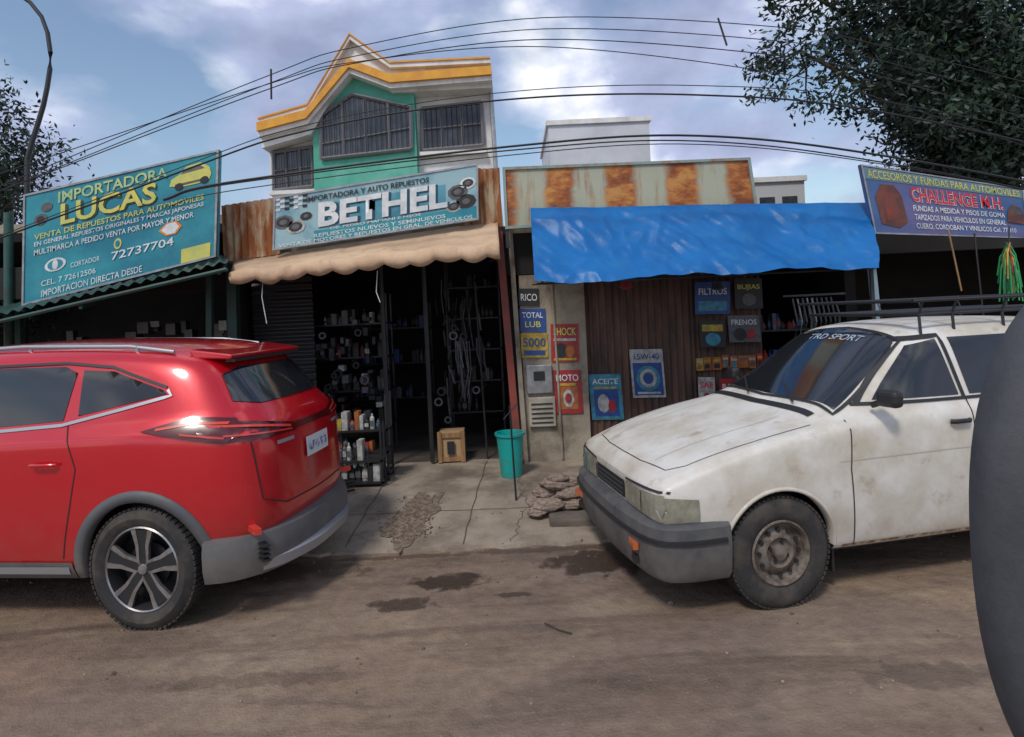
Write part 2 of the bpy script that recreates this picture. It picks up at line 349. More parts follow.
poster(.42,1.10,.72,.62,6.485,R_,[('t','MOTO',.1,.9,.75,.15,wtext),('r',.15,.1,.85,.62,O_),('c',.5,.35,.2,.2,W_),('c',.5,.35,.12,.12,R_),('r',.2,.64,.8,.70,Y_)],tilt=-.01)
poster(.82,1.03,1.17,.52,6.555,C_,[('t','ACEITE',.1,.9,.78,.12,wtext),('r',.12,.08,.88,.66,B_),('c',.40,.36,.18,.2,W_),('c',.66,.30,.12,.14,R_),('r',.15,.68,.85,.72,Y_)],tilt=-.02)
poster(1.28,1.28,1.64,.74,6.555,W_,[('r',.06,.05,.94,.72,B_),('t','15W-40',.12,.88,.79,.12,cols[1]),('c',.5,.40,.36,.26,C_),('c',.5,.40,.26,.19,W_),('c',.5,.40,.16,.12,B_),('r',.15,.08,.85,.12,W_)],tilt=-.02)
poster(1.98,1.98,2.36,1.62,6.50,B_,[('t','FILTROS',.1,.9,.6,.2,wtext),('r',.1,.1,.9,.4,C_)],tilt=.015)
poster(2.42,2.0,2.72,1.66,6.50,K_,[('t','BUJIAS',.1,.9,.6,.2,ytext),('c',.5,.3,.25,.2,G_)])
poster(2.02,1.56,2.30,1.26,6.50,K_,[('r',.1,.6,.9,.85,Y_),('c',.5,.3,.3,.24,C_)])
poster(2.34,1.60,2.68,1.30,6.50,G_,[('t','FRENOS',.1,.9,.65,.2,wtext),('c',.35,.3,.2,.24,K_),('c',.7,.3,.14,.2,R_)],tilt=-.01)
poster(2.20,.92,2.58,.46,6.50,R_,[('t','BATERIA',.08,.92,.72,.16,wtext),('r',.14,.1,.86,.6,K_),('c',.5,.36,.22,.18,W_),('r',.1,.02,.9,.07,Y_)],tilt=.01)
poster(1.98,.95,2.16,.60,6.505,W_,[('t','SAE',.1,.9,.65,.2,rtext),('c',.5,.3,.28,.2,R_)])
mb=empty('electric_meter_box')
box('case',.12,.40,6.44,6.498,.86,1.17,metalL,mb,.01); box('dial_window',.20,.32,6.432,6.442,1.0,1.1,blackP,mb)
box('case_lower',.13,.42,6.45,6.498,.50,.82,mat('cream_box',(.42,.38,.3),.6,col2=(.3,.26,.2),scale=6),mb,.01)
for k in range(5): box('vent_%d'%k,.16,.39,6.442,6.449,.54+k*.05,.555+k*.05,metalD,mb)
cd=MB(); cd.tube([(.47,6.47,.15),(.46,6.47,1.1),(.44,6.47,2.1)],.012,0,6); cd.make('conduit',mb,[plaster])

# ---- Bethel sign
bs=empty('shop_signboard')
sp=Panel((-2.40,6.2,3.05),(-.28,6.2,3.30),(-.30,6.2,2.72),(-2.44,6.2,2.50))
sp.slab('board',tealL,bs,.05); sp.frame('trim',metalL,bs,.018)
sp.rect('lower_band',.20,.03,.99,.25,teal,bs,.004)
sp.rect('mid_band',.22,.28,.84,.72,mat('sign_midtone',(.10,.33,.42),.5,col2=(.03,.20,.28),scale=3),bs,.0035)
sp.text('IMPORTADORA Y AUTO REPUESTOS',.16,.76,.80,.10,ktext,bs,bold=.02)
sp.text('BETHEL',.23,.86,.29,.45,mat('bethel_shadow',(.01,.06,.12),.5),bs,.008,bold=.05)
sp.text('BETHEL',.22,.85,.305,.45,wtext,bs,.012,bold=.035)
sp.text('DE: PEDRO MAMANI E HIJOS',.28,.72,.215,.06,wtext,bs,bold=.01)
sp.text('REPUESTOS NUEVOS Y SEMINUEVOS',.20,.84,.12,.07,wtext,bs,bold=.01)
sp.text('VENTA DE MOTORES Y REPUESTOS EN GRAL. DE VEHICULOS',.03,.97,.035,.065,wtext,bs,bold=.01)
for k in range(7):
    for j in range(5):
        if (k+j)%2==0: sp.rect('checker',.01+k*.022,.72+j*.05,.032+k*.022,.77+j*.05,[wtext,ktext][(k//2)%2],bs,.006)
for (u,v,s_,m_) in [(.05,.5,.05,cols[4]),(.11,.38,.05,cols[3]),(.16,.55,.03,cols[5]),(.90,.55,.05,cols[4]),(.94,.36,.05,cols[5]),(.88,.3,.04,cols[3]),(.95,.68,.04,wtext)]:
    for q in range(3):
        sp.poly('auto_part',[(u+s_*(1-q*.3)*math.cos(t*.7),v+s_*2.6*(1-q*.3)*math.sin(t*.7)) for t in range(9)],[m_,cols[5],cols[4]][q],bs,.006+.0015*q)

# ---- Lucas sign
ls=empty('shop_signboard')
lp=Panel((-4.82,6.0,3.15),(-2.85,6.0,3.51),(-2.93,6.0,2.44),(-4.89,6.0,2.04))
lp.slab('board',teal,ls,.06); lp.frame('trim',metalL,ls,.02)
lp.text('IMPORTADORA',.18,.74,.85,.10,gtext,ls,bold=.02)
lp.text('LUCAS',.20,.69,.635,.19,mat('lucas_shadow',(.05,.06,.01),.5),ls,.008,bold=.04)
lp.text('LUCAS',.195,.685,.645,.19,ytext,ls,.012,bold=.02)
lp.text('VENTA DE REPUESTOS PARA AUTOMOVILES',.06,.93,.565,.05,ytext,ls,bold=.01)
lp.text('EN GENERAL REPUESTOS ORIGINALES Y MARCAS JAPONESAS',.06,.93,.495,.05,wtext,ls,bold=.01)
lp.text('MULTIMARCA A PEDIDO VENTA POR MAYOR Y MENOR',.06,.88,.425,.05,wtext,ls,bold=.01)
lp.text('72737704',.46,.78,.21,.075,wtext,ls,bold=.01)
lp.text('CEL. 7 72612506',.10,.38,.13,.05,wtext,ls)
lp.text('CORTADOR',.25,.40,.235,.045,wtext,ls)
lp.text('IMPORTACION DIRECTA DESDE',.10,.62,.035,.06,wtext,ls,bold=.01)
def disc(pn,u,v,ru,rv,m,par,o=.006,n=20): pn.poly('logo',[(u+ru*math.cos(2*math.pi*k/n),v+rv*math.sin(2*math.pi*k/n)) for k in range(n)],m,par,o)
disc(lp,.17,.30,.055,.06,wtext,ls); disc(lp,.17,.30,.04,.045,teal,ls,.008); disc(lp,.17,.30,.015,.045,wtext,ls,.0095)
disc(lp,.49,.35,.02,.05,ytext,ls); disc(lp,.49,.35,.012,.03,teal,ls,.008)
lp.poly('sticker',[(.70,.37),(.74,.43),(.79,.43),(.82,.37),(.79,.31),(.74,.31)],otext,ls,.006); lp.poly('sticker_core',[(.715,.37),(.745,.42),(.785,.42),(.805,.37),(.785,.32),(.745,.32)],wtext,ls,.008)
lp.rect('blob_yellow',.82,.02,.97,.15,ytext,ls,.006)
lp.poly('car_drawing',[(.75,.76),(.76,.82),(.80,.85),(.835,.91),(.91,.92),(.955,.86),(.965,.79),(.955,.745),(.90,.73),(.82,.73)],ytext,ls,.006)
lp.poly('car_drawing_glass',[(.805,.85),(.84,.895),(.90,.905),(.93,.86)],cols[4],ls,.008)
lp.rect('car_drawing_shade',.78,.745,.95,.765,cols[4],ls,.008)
disc(lp,.80,.74,.022,.032,ktext,ls,.0095); disc(lp,.93,.75,.022,.032,ktext,ls,.0095)
disc(lp,.09,.74,.035,.05,cols[4],ls,.006); disc(lp,.09,.74,.02,.03,cols[5],ls,.008)
disc(lp,.12,.84,.03,.04,cols[4],ls,.006)
# ---- right sign
rs=empty('shop_signboard')
rp=Panel((3.55,6.0,3.06),(5.16,6.0,2.74),(5.20,6.0,2.24),(3.66,6.0,2.36))
rblue=mat('violet_blue_sign',(.06,.13,.30),.45,col2=(.15,.12,.27),scale=1.5)
rp.slab('board',rblue,rs,.05); rp.frame('trim',metalL,rs,.015)
rp.rect('top_band',.01,.80,.99,.97,mat('sign_top_band',(.14,.24,.30),.5),rs,.004)
rp.text('ACCESORIOS Y FUNDAS PARA AUTOMOVILES',.03,.97,.82,.12,ytext,rs,.008,bold=.01)
rp.text('CHALLENGE M.H.',.28,.86,.52,.24,wtext,rs,.0075,bold=.05); rp.text('CHALLENGE M.H.',.28,.86,.53,.23,rtext,rs,.010,bold=.02)
rp.text('FUNDAS A MEDIDA Y PISOS DE GOMA',.28,.86,.38,.09,wtext,rs,.008,bold=.01)
rp.text('TAPIZADOS PARA VEHICULOS EN GENERAL',.28,.86,.24,.09,wtext,rs,.008,bold=.01)
rp.text('CUERO, CORDOBAN Y VINILICOS Cel. 77 910',.28,.92,.09,.10,wtext,rs,.008,bold=.01)
seatM=mat('seat_print',(.20,.06,.035),.5,col2=(.10,.04,.04),scale=6)
rp.poly('seat_drawing',[(.06,.15),(.05,.55),(.10,.74),(.18,.75),(.22,.6),(.23,.2),(.17,.10)],seatM,rs,.007); rp.poly('seat_drawing_inner',[(.10,.2),(.10,.6),(.17,.62),(.19,.25)],redpost,rs,.009)
rp.poly('car_drawing',[(.87,.3),(.88,.5),(.91,.64),(.96,.6),(.98,.46),(.975,.28)],seatM,rs,.0115); rp.poly('car_drawing_glass',[(.895,.48),(.915,.59),(.955,.56),(.965,.46)],cols[4],rs,.013)

# ---- rusty middle signboard
def rusty_panel():
    m=bpy.data.materials.new('weathered_rusty_board'); m.use_nodes=True; nt=m.node_tree;N=nt.nodes;L=nt.links;b=N['Principled BSDF']; b.inputs['Roughness'].default_value=.7
    tc=N.new('ShaderNodeTexCoord')
    w=N.new('ShaderNodeTexWave'); w.inputs['Scale'].default_value=.485; w.inputs['Distortion'].default_value=1.0; w.inputs['Detail'].default_value=3; w.inputs['Detail Scale'].default_value=2.5; w.inputs['Phase Offset'].default_value=-2.3
    L.new(tc.outputs['Object'],w.inputs['Vector'])
    n=N.new('ShaderNodeTexNoise'); n.inputs['Scale'].default_value=4; n.inputs['Detail'].default_value=9; n.inputs['Roughness'].default_value=.7; mp=N.new('ShaderNodeMapping'); mp.inputs['Scale'].default_value=(1,1,2.2)
    L.new(tc.outputs['Object'],mp.inputs[0]); L.new(mp.outputs[0],n.inputs['Vector'])
    s=N.new('ShaderNodeMath'); s.operation='MULTIPLY'; L.new(w.outputs['Fac'],s.inputs[0]); L.new(n.outputs['Fac'],s.inputs[1])
    r=N.new('ShaderNodeMapRange'); r.inputs['From Min'].default_value=.15; r.inputs['From Max'].default_value=.32; L.new(s.outputs[0],r.inputs['Value'])
    n3=N.new('ShaderNodeTexNoise'); n3.inputs['Scale'].default_value=5; n3.inputs['Detail'].default_value=8; mp3=N.new('ShaderNodeMapping'); mp3.inputs['Scale'].default_value=(4,1,.5); L.new(tc.outputs['Object'],mp3.inputs[0]); L.new(mp3.outputs[0],n3.inputs['Vector'])
    r3=N.new('ShaderNodeMapRange'); r3.inputs['From Min'].default_value=.52; r3.inputs['From Max'].default_value=.75; r3.inputs['To Max'].default_value=.7; L.new(n3.outputs['Fac'],r3.inputs['Value'])
    mxm=N.new('ShaderNodeMath'); mxm.operation='MAXIMUM'; L.new(r.outputs[0],mxm.inputs[0]); L.new(r3.outputs[0],mxm.inputs[1])
    cr=N.new('ShaderNodeValToRGB'); cr.color_ramp.elements[0].color=(.20,.055,.02,1); cr.color_ramp.elements[1].color=(.52,.25,.07,1); cr.color_ramp.elements[0].position=.40; cr.color_ramp.elements[1].position=.60
    e=cr.color_ramp.elements.new(.5); e.color=(.38,.12,.03,1)
    L.new(n.outputs['Fac'],cr.inputs[0])
    x=N.new('ShaderNodeMix'); x.data_type='RGBA'; x.inputs['A'].default_value=(.40,.42,.32,1); L.new(cr.outputs[0],x.inputs['B']); L.new(mxm.outputs[0],x.inputs['Factor'])
    L.new(x.outputs['Result'],b.inputs['Base Color']); return m
ms=empty('rusty_signboard')
mp_=Panel((-.03,6.3,3.27),(2.57,6.3,3.25),(2.63,6.3,2.66),(-.03,6.3,2.62))
mp_.slab('board',rusty_panel(),ms,.04); mp_.frame('frame',mat('frame_greygreen',(.25,.33,.30),.6,col2=(.3,.16,.07),scale=5,lo=.5,hi=.65),ms,.03,.05,.02)
for u in (.0,.33,.66,.98): mp_.slab('strut',metalD,ms,.05,u,-.3,u+.015,.0,-.0)

# ---- awning
aw=empty('awning')
vs=[];fs=[];n=84
for i in range(n+1):
    t=i/n
    xb=-2.95+2.84*t; zb=2.44+.30*t
    xf=-2.62+2.53*t; zf=2.24+.10*math.sin(t*math.pi*.5)+.04*t+.012*math.sin(t*26)+.02*noise.noise(Vector((t*9,0,0)))
    sc=.10+.04*abs(math.sin(t*math.pi*10.5))
    yw=.012*noise.noise(Vector((t*30,5,0)))
    vs+= [(xb,6.42,zb),((xb*2+xf)/3,6.15,(zb*2+zf)/3-.02+.012*noise.noise(Vector((t*22,1,0)))),((xb+2*xf)/3,5.88,(zb+2*zf)/3-.025+.015*noise.noise(Vector((t*22,2,0)))),(xf,5.6,zf),(xf,5.585+yw,zf-sc*.5),(xf+.005,5.60+yw*2,zf-sc)]
for i in range(n):
    for k in range(5): a=i*6+k; fs.append((a,a+1,a+7,a+6))
o=mesh('canvas',vs,fs,aw,awn,smooth=True); so=o.modifiers.new('s','SOLIDIFY'); so.thickness=.006
g=MB()
g.tube([(-2.6,5.62,2.2),(-1.5,5.62,2.3),(-.1,5.62,2.34)],.014,0); 
for x in (-2.55,-1.3,-.12): g.tube([(x,5.62,2.25),(x-.1,6.4,2.3)],.012,0)
g.make('awning_frame',aw,[metalD])
g=MB()
for x,l in ((-2.33,.45),(-1.25,.3)): g.tube([(x,5.66,2.2),(x-.02,5.66,2.0),(x+.01,5.67,2.2-l)],.004,0,5)
g.make('hanging_cord',aw,[wtext])
# ---- tarp
tp=empty('blue_tarpaulin')
vs=[];fs=[];nx,nz=190,60
def ridge(p): return 1-abs(noise.noise(p))*2.4
for j in range(nz+1):
    v=j/nz
    for i in range(nx+1):
        u=i/nx
        X=.24+(3.73-.24)*u; Z=2.82-.11*u; X2=.22+(3.36-.22)*u; Z2=1.99
        x=X*(1-v)+X2*v; y=6.24*(1-v)+5.5*v; z=Z*(1-v)+Z2*v
        z+= -.05*math.sin(math.pi*v)
        w=.05*noise.noise(Vector((x*1.1+z*.6,z*1.6,0)))+.034*ridge(Vector((x*1.3+z*1.9,z*.9-x*.5,4)))+.022*ridge(Vector((x*2.6-z*2.2,z*1.6+x,9)))+.010*ridge(Vector((x*6+z*4,z*4,2)))
        for (fx,dr) in ((.5,.5),(1.6,-.35),(2.7,.4),(3.3,-.6)):   # folds fanning out of the tie points
            dd=(x-fx)-dr*(v); w+=.018*math.exp(-(dd/.05)**2)*(1-v)
        f=min(1,5*v+.25); y-=w*f*1.3; z+=w*.5*f
        if v>.88: z+=(.02*math.sin(x*5.3)+.03*noise.noise(Vector((x*3,0,0))))*(v-.88)*8; y+=.03*(v-.88)*8
        vs.append((x,y,z))
for j in range(nz):
    for i in range(nx): a=j*(nx+1)+i; fs.append((a,a+1,a+nx+2,a+nx+1))
o=mesh('sheet',vs,fs,tp,tarpM,smooth=True)
bm=bmesh.new(); bm.from_mesh(o.data); bmesh.ops.recalc_face_normals(bm,faces=bm.faces); bm.to_mesh(o.data); bm.free()
g=MB(); g.tube([(.2,5.60,2.00),(3.4,5.60,2.00)],.012,0)
for x in (.3,1.8,3.3): g.tube([(x,5.62,2.0),(x,6.5,2.4)],.012,0)
g.tube([(3.40,5.64,.1),(3.38,5.62,2.02)],.018,0)
g.make('tarp_frame',tp,[metalD])
# ---- left canopy
lc=empty('corrugated_canopy')
vs=[];fs=[];n=240
for i in range(n+1):
    t=i/n; d=.014*math.sin(t*2*math.pi*30)
    vs+=[(-6.0+3.4*t,5.55,1.72+.62*t+d),(-6.4+3.3*t,6.62,1.93+.60*t+d)]
for i in range(n): fs.append((2*i,2*i+2,2*i+3,2*i+1))
mesh('sheet',vs,fs,lc,greenM,smooth=True)
g=MB(); g.tube([(-6.0,5.56,1.66),(-2.62,5.56,2.27)],.02,0); g.tube([(-4.0,5.57,1.98),(-4.2,6.6,2.2)],.018,0); g.tube([(-2.7,5.57,2.24),(-3.1,6.6,2.45)],.018,0)
g.make('frame',lc,[greenM])

# ------------------------------------------------------------------ upper building
ub=empty('white_building')
wallpoly=[(-3.72,2.6),(-.04,2.6),(-.19,5.44),(-1.68,5.40),(-2.32,5.92),(-2.98,4.85),(-3.72,4.74)]
n=len(wallpoly)
vs=[(x,9.5,z) for x,z in wallpoly]+[(x,13.5,z) for x,z in wallpoly]
mesh('walls',vs,[tuple(range(n)),tuple(range(n,2*n))[::-1]]+[(k,k+n,(k+1)%n+n,(k+1)%n) for k in range(n)],ub,white)
def band(name,pts,h,y0,y1,m,dz=0):
    vs=[];fs=[]
    for x,z in pts: vs+=[(x,y0,z+dz),(x,y0,z+dz-h),(x,y1,z+dz-h),(x,y1,z+dz)]
    for k in range(len(pts)-1):
        a=4*k
        for q in range(4): fs.append((a+q,a+(q+1)%4,a+4+(q+1)%4,a+4+q))
    fs+=[(0,1,2,3),(len(vs)-4,len(vs)-1,len(vs)-2,len(vs)-3)]
    mesh(name,vs,fs,ub,m)
top=[(-3.72,4.86),(-2.96,5.04),(-2.27,6.08),(-1.68,5.62),(-.15,5.62)]
low=[(-3.72,4.86),(-2.97,5.02),(-2.29,5.76),(-1.68,5.50),(-.14,5.55)]
band('cornice_top',top,.07,9.12,9.62,white)
band('cornice_cap_orange',[(x,z+.02) for x,z in top],.025,9.10,9.64,orange)
band('cornice_fill',top,.34,9.22,9.6,white,-.072)
band('cornice_orange',low,.13,9.05,9.50,orange,-.07)
band('cornice_base',low,.07,9.10,9.49,white,-.202)
bay=[(-2.97,3.78),(-1.36,3.92),(-1.36,5.22),(-1.70,5.26),(-2.30,5.52),(-2.95,4.80)]
vs=[(x,9.30,z) for x,z in bay]+[(x,9.498,z) for x,z in bay]; n=len(bay)
mesh('bay_wall',vs,[tuple(range(n))]+[(k,k+n,(k+1)%n+n,(k+1)%n) for k in range(n)],ub,greenwall)
def window(name,poly,y,rows,colsn,par):
    vs=[(x,y,z) for x,z in poly]; mesh(name+'_glass',vs,[tuple(range(len(vs)))],par,glass)
    g=MB()
    P_=[Vector((x,y-.02,z)) for x,z in poly]
    for k in range(len(P_)): g.tube([P_[k],P_[(k+1)%len(P_)]],.028,0,4)
    xs=[p[0] for p in poly]; x0,x1=min(xs),max(xs)
    def zr(x):
        zs=[]
        for k in range(len(poly)):
            a=poly[k];b_=poly[(k+1)%len(poly)]
            if (a[0]-x)*(b_[0]-x)<=0 and abs(a[0]-b_[0])>1e-6: zs.append(a[1]+(b_[1]-a[1])*(x-a[0])/(b_[0]-a[0]))
        return min(zs),max(zs)
    for c in range(1,colsn):
        x=x0+(x1-x0)*c/colsn; a,b_=zr(x); g.tube([(x,y-.015,a),(x,y-.015,b_)],.022,0,4)
    xa,xb=x0+.02,x1-.02; a0,a1=zr(xa); b0,b1=zr(xb)
    for r in range(1,rows):
        t=r/rows; g.tube([(xa,y-.02,a0+(a1-a0)*t),(xb,y-.02,b0+(b1-b0)*t)],.012,0,4)
    nb=int((x1-x0)/.075)
    for c in range(1,nb):
        x=x0+(x1-x0)*c/nb; a,b_=zr(x); g.tube([(x,y-.05,a+.02),(x,y-.05,b_-.02)],.005,1,4)
    g.make(name+'_frame',par,[frameM,metalD])
window('bay_window',[(-2.83,4.25),(-1.43,4.34),(-1.41,4.98),(-2.31,5.22),(-2.80,4.92)],9.27,2,4,ub)
window('window_right',[(-1.29,4.36),(-.32,4.40),(-.33,5.08),(-1.27,5.02)],9.47,2,3,ub)
window('window_left',[(-3.66,3.84),(-3.04,3.88),(-3.02,4.50),(-3.64,4.44)],9.47,2,3,ub)
box('sill_left',-3.71,-2.99,9.38,9.498,3.76,3.82,white,ub)
box('sill_right',-1.33,-.28,9.38,9.498,4.26,4.32,white,ub)
g=MB(); g.tube([(-.12,9.42,2.6),(-.17,9.42,5.3)],.035,0,8); g.make('downpipe',ub,[metalL])
fb=empty('white_water_tank_building')
box('block',1.05,3.4,14,17,2,6.05,mat('pale_wall',(.62,.64,.68),.8,col2=(.52,.54,.58),scale=1),fb); box('parapet',1.0,3.45,13.95,17.05,6.05,6.16,white,fb)
fb2=empty('grey_building'); box('block',4.9,5.96,12,15,2,4.1,mat('pale_grey_wall',(.5,.52,.54),.8),fb2); box('parapet',4.86,6.0,11.95,15,4.1,4.2,white,fb2)
for k in range(2): box('window_%d'%k,5.05+k*.45,5.35+k*.45,11.98,11.997,3.3,3.8,glass,fb2)

# ------------------------------------------------------------------ merchandise
mer=empty('shop_merchandise')
def clutter(name,x0,x1,z0,z1,y,n,idxs,s=(.05,.12)):
    g=MB()
    for _ in range(n):
        w=random.uniform(*s);h=random.uniform(*s)*1.2;x=random.uniform(x0,x1-w);z=random.uniform(z0,z1-h)
        g.box(x,x+w,y+random.uniform(-.06,.02),y+.1,z,z+h,random.choice(idxs))
    g.make(name,mer,cols)
def packet_wall(name,x0,x1,rows,y,seed):
    rnd=random.Random(seed); g=MB()
    for (z,h,pal) in rows:
        x=x0
        while x<x1-.03:
            w=rnd.uniform(.07,.12); hh=h*rnd.uniform(.78,.97); yy=y+rnd.uniform(-.02,.02); zz=z+rnd.uniform(-.01,.01)
            i=rnd.choice(pal); g.box(x+.004,min(x+w-.004,x1),yy,yy+.03,zz,zz+hh,i)
            x2=min(x+w-.004,x1)
            g.box(x+w*.15,x2-w*.12,yy-.004,yy-.001,zz+hh*.62,zz+hh*.82,rnd.choice([3,4,2,5]))
            g.box(x+w*.2,x2-w*.2,yy-.004,yy-.001,zz+hh*.15,zz+hh*.48,rnd.choice([4,5,3,7,8,1]))
            x+=w
    g.make(name,mer,cols)
def shelf(name,x0,x1,y0,y1,zs,m,fill,idxs):
    g=MB(); 
    for z in zs: g.box(x0,x1,y0,y1,z-.02,z,0)
    for x in (x0,x1-.02):
        g.box(x,x+.02,y0,y0+.02,.13,zs[-1]+.35,0); g.box(x,x+.02,y1-.02,y1,.13,zs[-1]+.35,0)
    g.make(name,mer,[m])
    g=MB()
    for z in zs:
        x=x0+.03
        while x<x1-.09:
            w=random.uniform(.03,.07);h=random.uniform(.08,.19)
            if random.random()<fill:
                i=random.choice(idxs)
                if random.random()<.6:
                    yy=random.uniform(y0+.06,y0+.12)
                    g.lathe([(0,0),(w*.48,0),(w*.48,h*.72),(w*.2,h*.85),(w*.2,h),(0,h)],(x+w/2,yy,z),'z',9,i)
                    g.box(x+w*.1,x+w*.9,yy-w*.52,yy-w*.5,z+h*.2,z+h*.55,random.choice(idxs))
                else: g.box(x,x+w,y0+.03,y0+.15,z,z+h,i)
            x+=w+.006
    g.make(name+'_goods',mer,cols)
shelf('bottle_rack',-1.95,-1.30,6.0,6.25,[.20,.42,.64],metalD,.95,[0,1,2,3,3,4,5,5,7,8,4,5])
shelf('bottle_rack_front',-1.93,-1.32,5.80,5.96,[.17,.38],metalD,.9,[3,4,5,5,3,0,4])
shelf('wall_shelf',-2.6,-1.5,7.2,7.5,[.5,.9,1.3,1.7],metalD,.7,[4,5,4,5,5,5,0,5,3])
shelf('inner_shelf',-.85,-.15,7.7,8.0,[.5,.9,1.3,1.7,2.1],metalD,.7,[4,5,5,5])
shelf('deep_shelf',-2.4,-1.2,8.6,8.9,[.6,1.1,1.6],metalD,.8,[4,5,5,1])
shelf('right_rack',2.80,3.5,6.95,7.2,[.6,1.0,1.4],metalD,.9,[5,1,4,0,4,5,5])
packet_wall('packets_middle',1.98,2.72,[(1.02,.17,[2,2,7,0])],6.55,4)
clutter('packets_bethel',-2.55,-1.5,.5,1.9,7.1,45,[4,5,5,5,4,3],(.03,.08))
clutter('packets_left',-5.6,-3.4,1.2,1.85,7.5,40,[4,5,5,5,5,4],(.05,.14))
g=MB()
for k in range(34):
    x=random.uniform(-.9,-.32); z=random.uniform(1.0,2.2); y=random.uniform(6.8,7.1)
    l=random.uniform(.15,.5); g.tube([(x,y,z),(x+random.uniform(-.03,.03),y,z-l/2),(x+random.uniform(-.05,.05),y,z-l)],random.uniform(.005,.013),random.choice([4,5,5,5]),6)
for k in range(18):
    x=random.choice([random.uniform(-.92,-.3),random.uniform(-2.6,-1.45)]); z=random.uniform(.5,1.7); r=random.uniform(.03,.06)
    g.lathe([(r*.6,-.02),(r,-.02),(r,.02),(r*.6,.02)],(x,random.uniform(6.85,7.1),z),'y',14,random.choice([4,5,5,5]),True)
g.tube([(-.35,6.7,.14),(-.40,6.75,2.1)],.012,5); g.tube([(-1.42,6.6,.14),(-1.42,6.6,2.4)],.025,5); g.tube([(-.95,6.6,.14),(-.95,6.6,2.4)],.025,5)
for k in range(12):
    x=-.64+.012*k+random.uniform(-.01,.01); g.tube([(x,6.76,1.45),(x+random.uniform(-.05,.05),6.74,1.15),(x+random.uniform(-.04,.04),6.76,random.uniform(.75,.95))],.006,random.choice([4,5,4,4]),5)
for k in range(9):
    x=2.95+k*.05; g.tube([(x,6.3,1.75),(x+.03,6.28,1.5),(x-.01,6.3,1.25)],.009,random.choice([4,4,3]),5)
g.tube([(2.85,6.3,1.78),(3.5,6.3,1.78)],.012,4)
g.lathe([(0,0),(.05,.0),(.07,-.06),(.0,-.08)],(1.15,6.0,2.0),'z',12,0); g.lathe([(0,0),(.05,.0),(.07,-.06),(.0,-.08)],(2.1,6.1,1.95),'z',12,5)
g.make('hanging_parts',mer,cols,angle=40)
cb=empty('wooden_crate')
g=MB(); g.box(-.87,-.60,6.62,6.85,.13,.46,0)
g.make('box',cb,[cardb]); 
g=MB()
for z in (.14,.40): g.box(-.885,-.585,6.60,6.618,z,z+.05,0)
for x in (-.885,-.63): g.box(x,x+.045,6.585,6.599,.13,.47,0)
g.box(-.78,-.70,6.585,6.6,.22,.36,1)
g.make('slats',cb,[wood,ktext])
bn=empty('waste_bin')
g=MB(); g.lathe([(.0,.0),(.105,.0),(.135,.40),(.150,.405),(.150,.43),(.128,.43),(.10,.03),(0,.03)],(-.08,5.98,.125),'z',28,0); g.make('bucket',bn,[binM],angle=35)
st=empty('sign_stake'); g=MB(); g.tube([(-.04,5.30,.05),(-.05,5.32,.45),(-.06,5.34,.92)],.010,0,6); g.tube([(-.12,5.33,.80),(.0,5.33,.93)],.005,0,5); g.make('rod',st,[metalD])
sk=empty('sack_pile')
def sack(c,s,rz,seed):
    bm=bmesh.new(); bmesh.ops.create_uvsphere(bm,u_segments=36,v_segments=20,radius=1)
    for v in bm.verts:
        p=v.co.copy(); q=Vector((math.copysign(abs(p.x)**.7,p.x),math.copysign(abs(p.y)**.8,p.y),p.z*(1-.25*abs(p.x)**3)))
        q*=1+.22*noise.noise(p*2+Vector((seed,0,0)))+.14*noise.noise(p*6+Vector((0,seed,0)))
        v.co=q
    me=bpy.data.meshes.new('sack'); bm.to_mesh(me); bm.free(); me.shade_smooth()
    o=obj('sack',me,sk,[sackM]); o.scale=s; o.rotation_euler=(random.uniform(-.1,.1),random.uniform(-.1,.1),rz); o.location=c
for k,(x,y,z,sx,sy,sz,r) in enumerate([(.22,4.98,.15,.15,.11,.05,.1),(.44,5.02,.15,.14,.12,.05,-.4),(.24,5.10,.215,.14,.10,.05,.5),(.42,5.02,.225,.14,.10,.045,-.1),(.32,5.06,.285,.15,.10,.045,.3),(.44,5.12,.29,.09,.08,.04,.9),(.14,4.93,.11,.09,.08,.035,1.1),(.32,5.05,.34,.09,.08,.03,0)]): sack((x,y,z),(sx,sy,sz),r,k*3.3)
gt=empty('hanging_green_duster'); g=MB()
for k in range(110):
    a=random.random()*6.28; r=random.uniform(.01,.10); z=random.uniform(1.98,2.2)
    g.tube([(4.78+random.uniform(-.02,.02),5.75,z),(4.78+r*.7*math.cos(a),5.75+r*.7*math.sin(a),z-.10),(4.78+r*math.cos(a),5.75+r*math.sin(a),z-.22-random.random()*.2)],.007,random.choice([0,0,0,1,1,2,3]),4)
g.tube([(4.78,5.75,2.1),(4.80,5.75,2.35)],.006,4)
g.make('strands',gt,[mat('lime_green',(.03,.30,.09),.5),mat('deep_green',(.01,.12,.05),.5),cols[2],cols[0],cols[5]])
hb=MB(); hb.tube([(4.35,5.8,1.75),(4.25,5.8,2.35)],.008,0); hb.tube([(4.55,5.8,1.5),(4.5,5.8,2.3)],.008,1); hb.make('hanging_broom_handle',None,[wood,metalD])

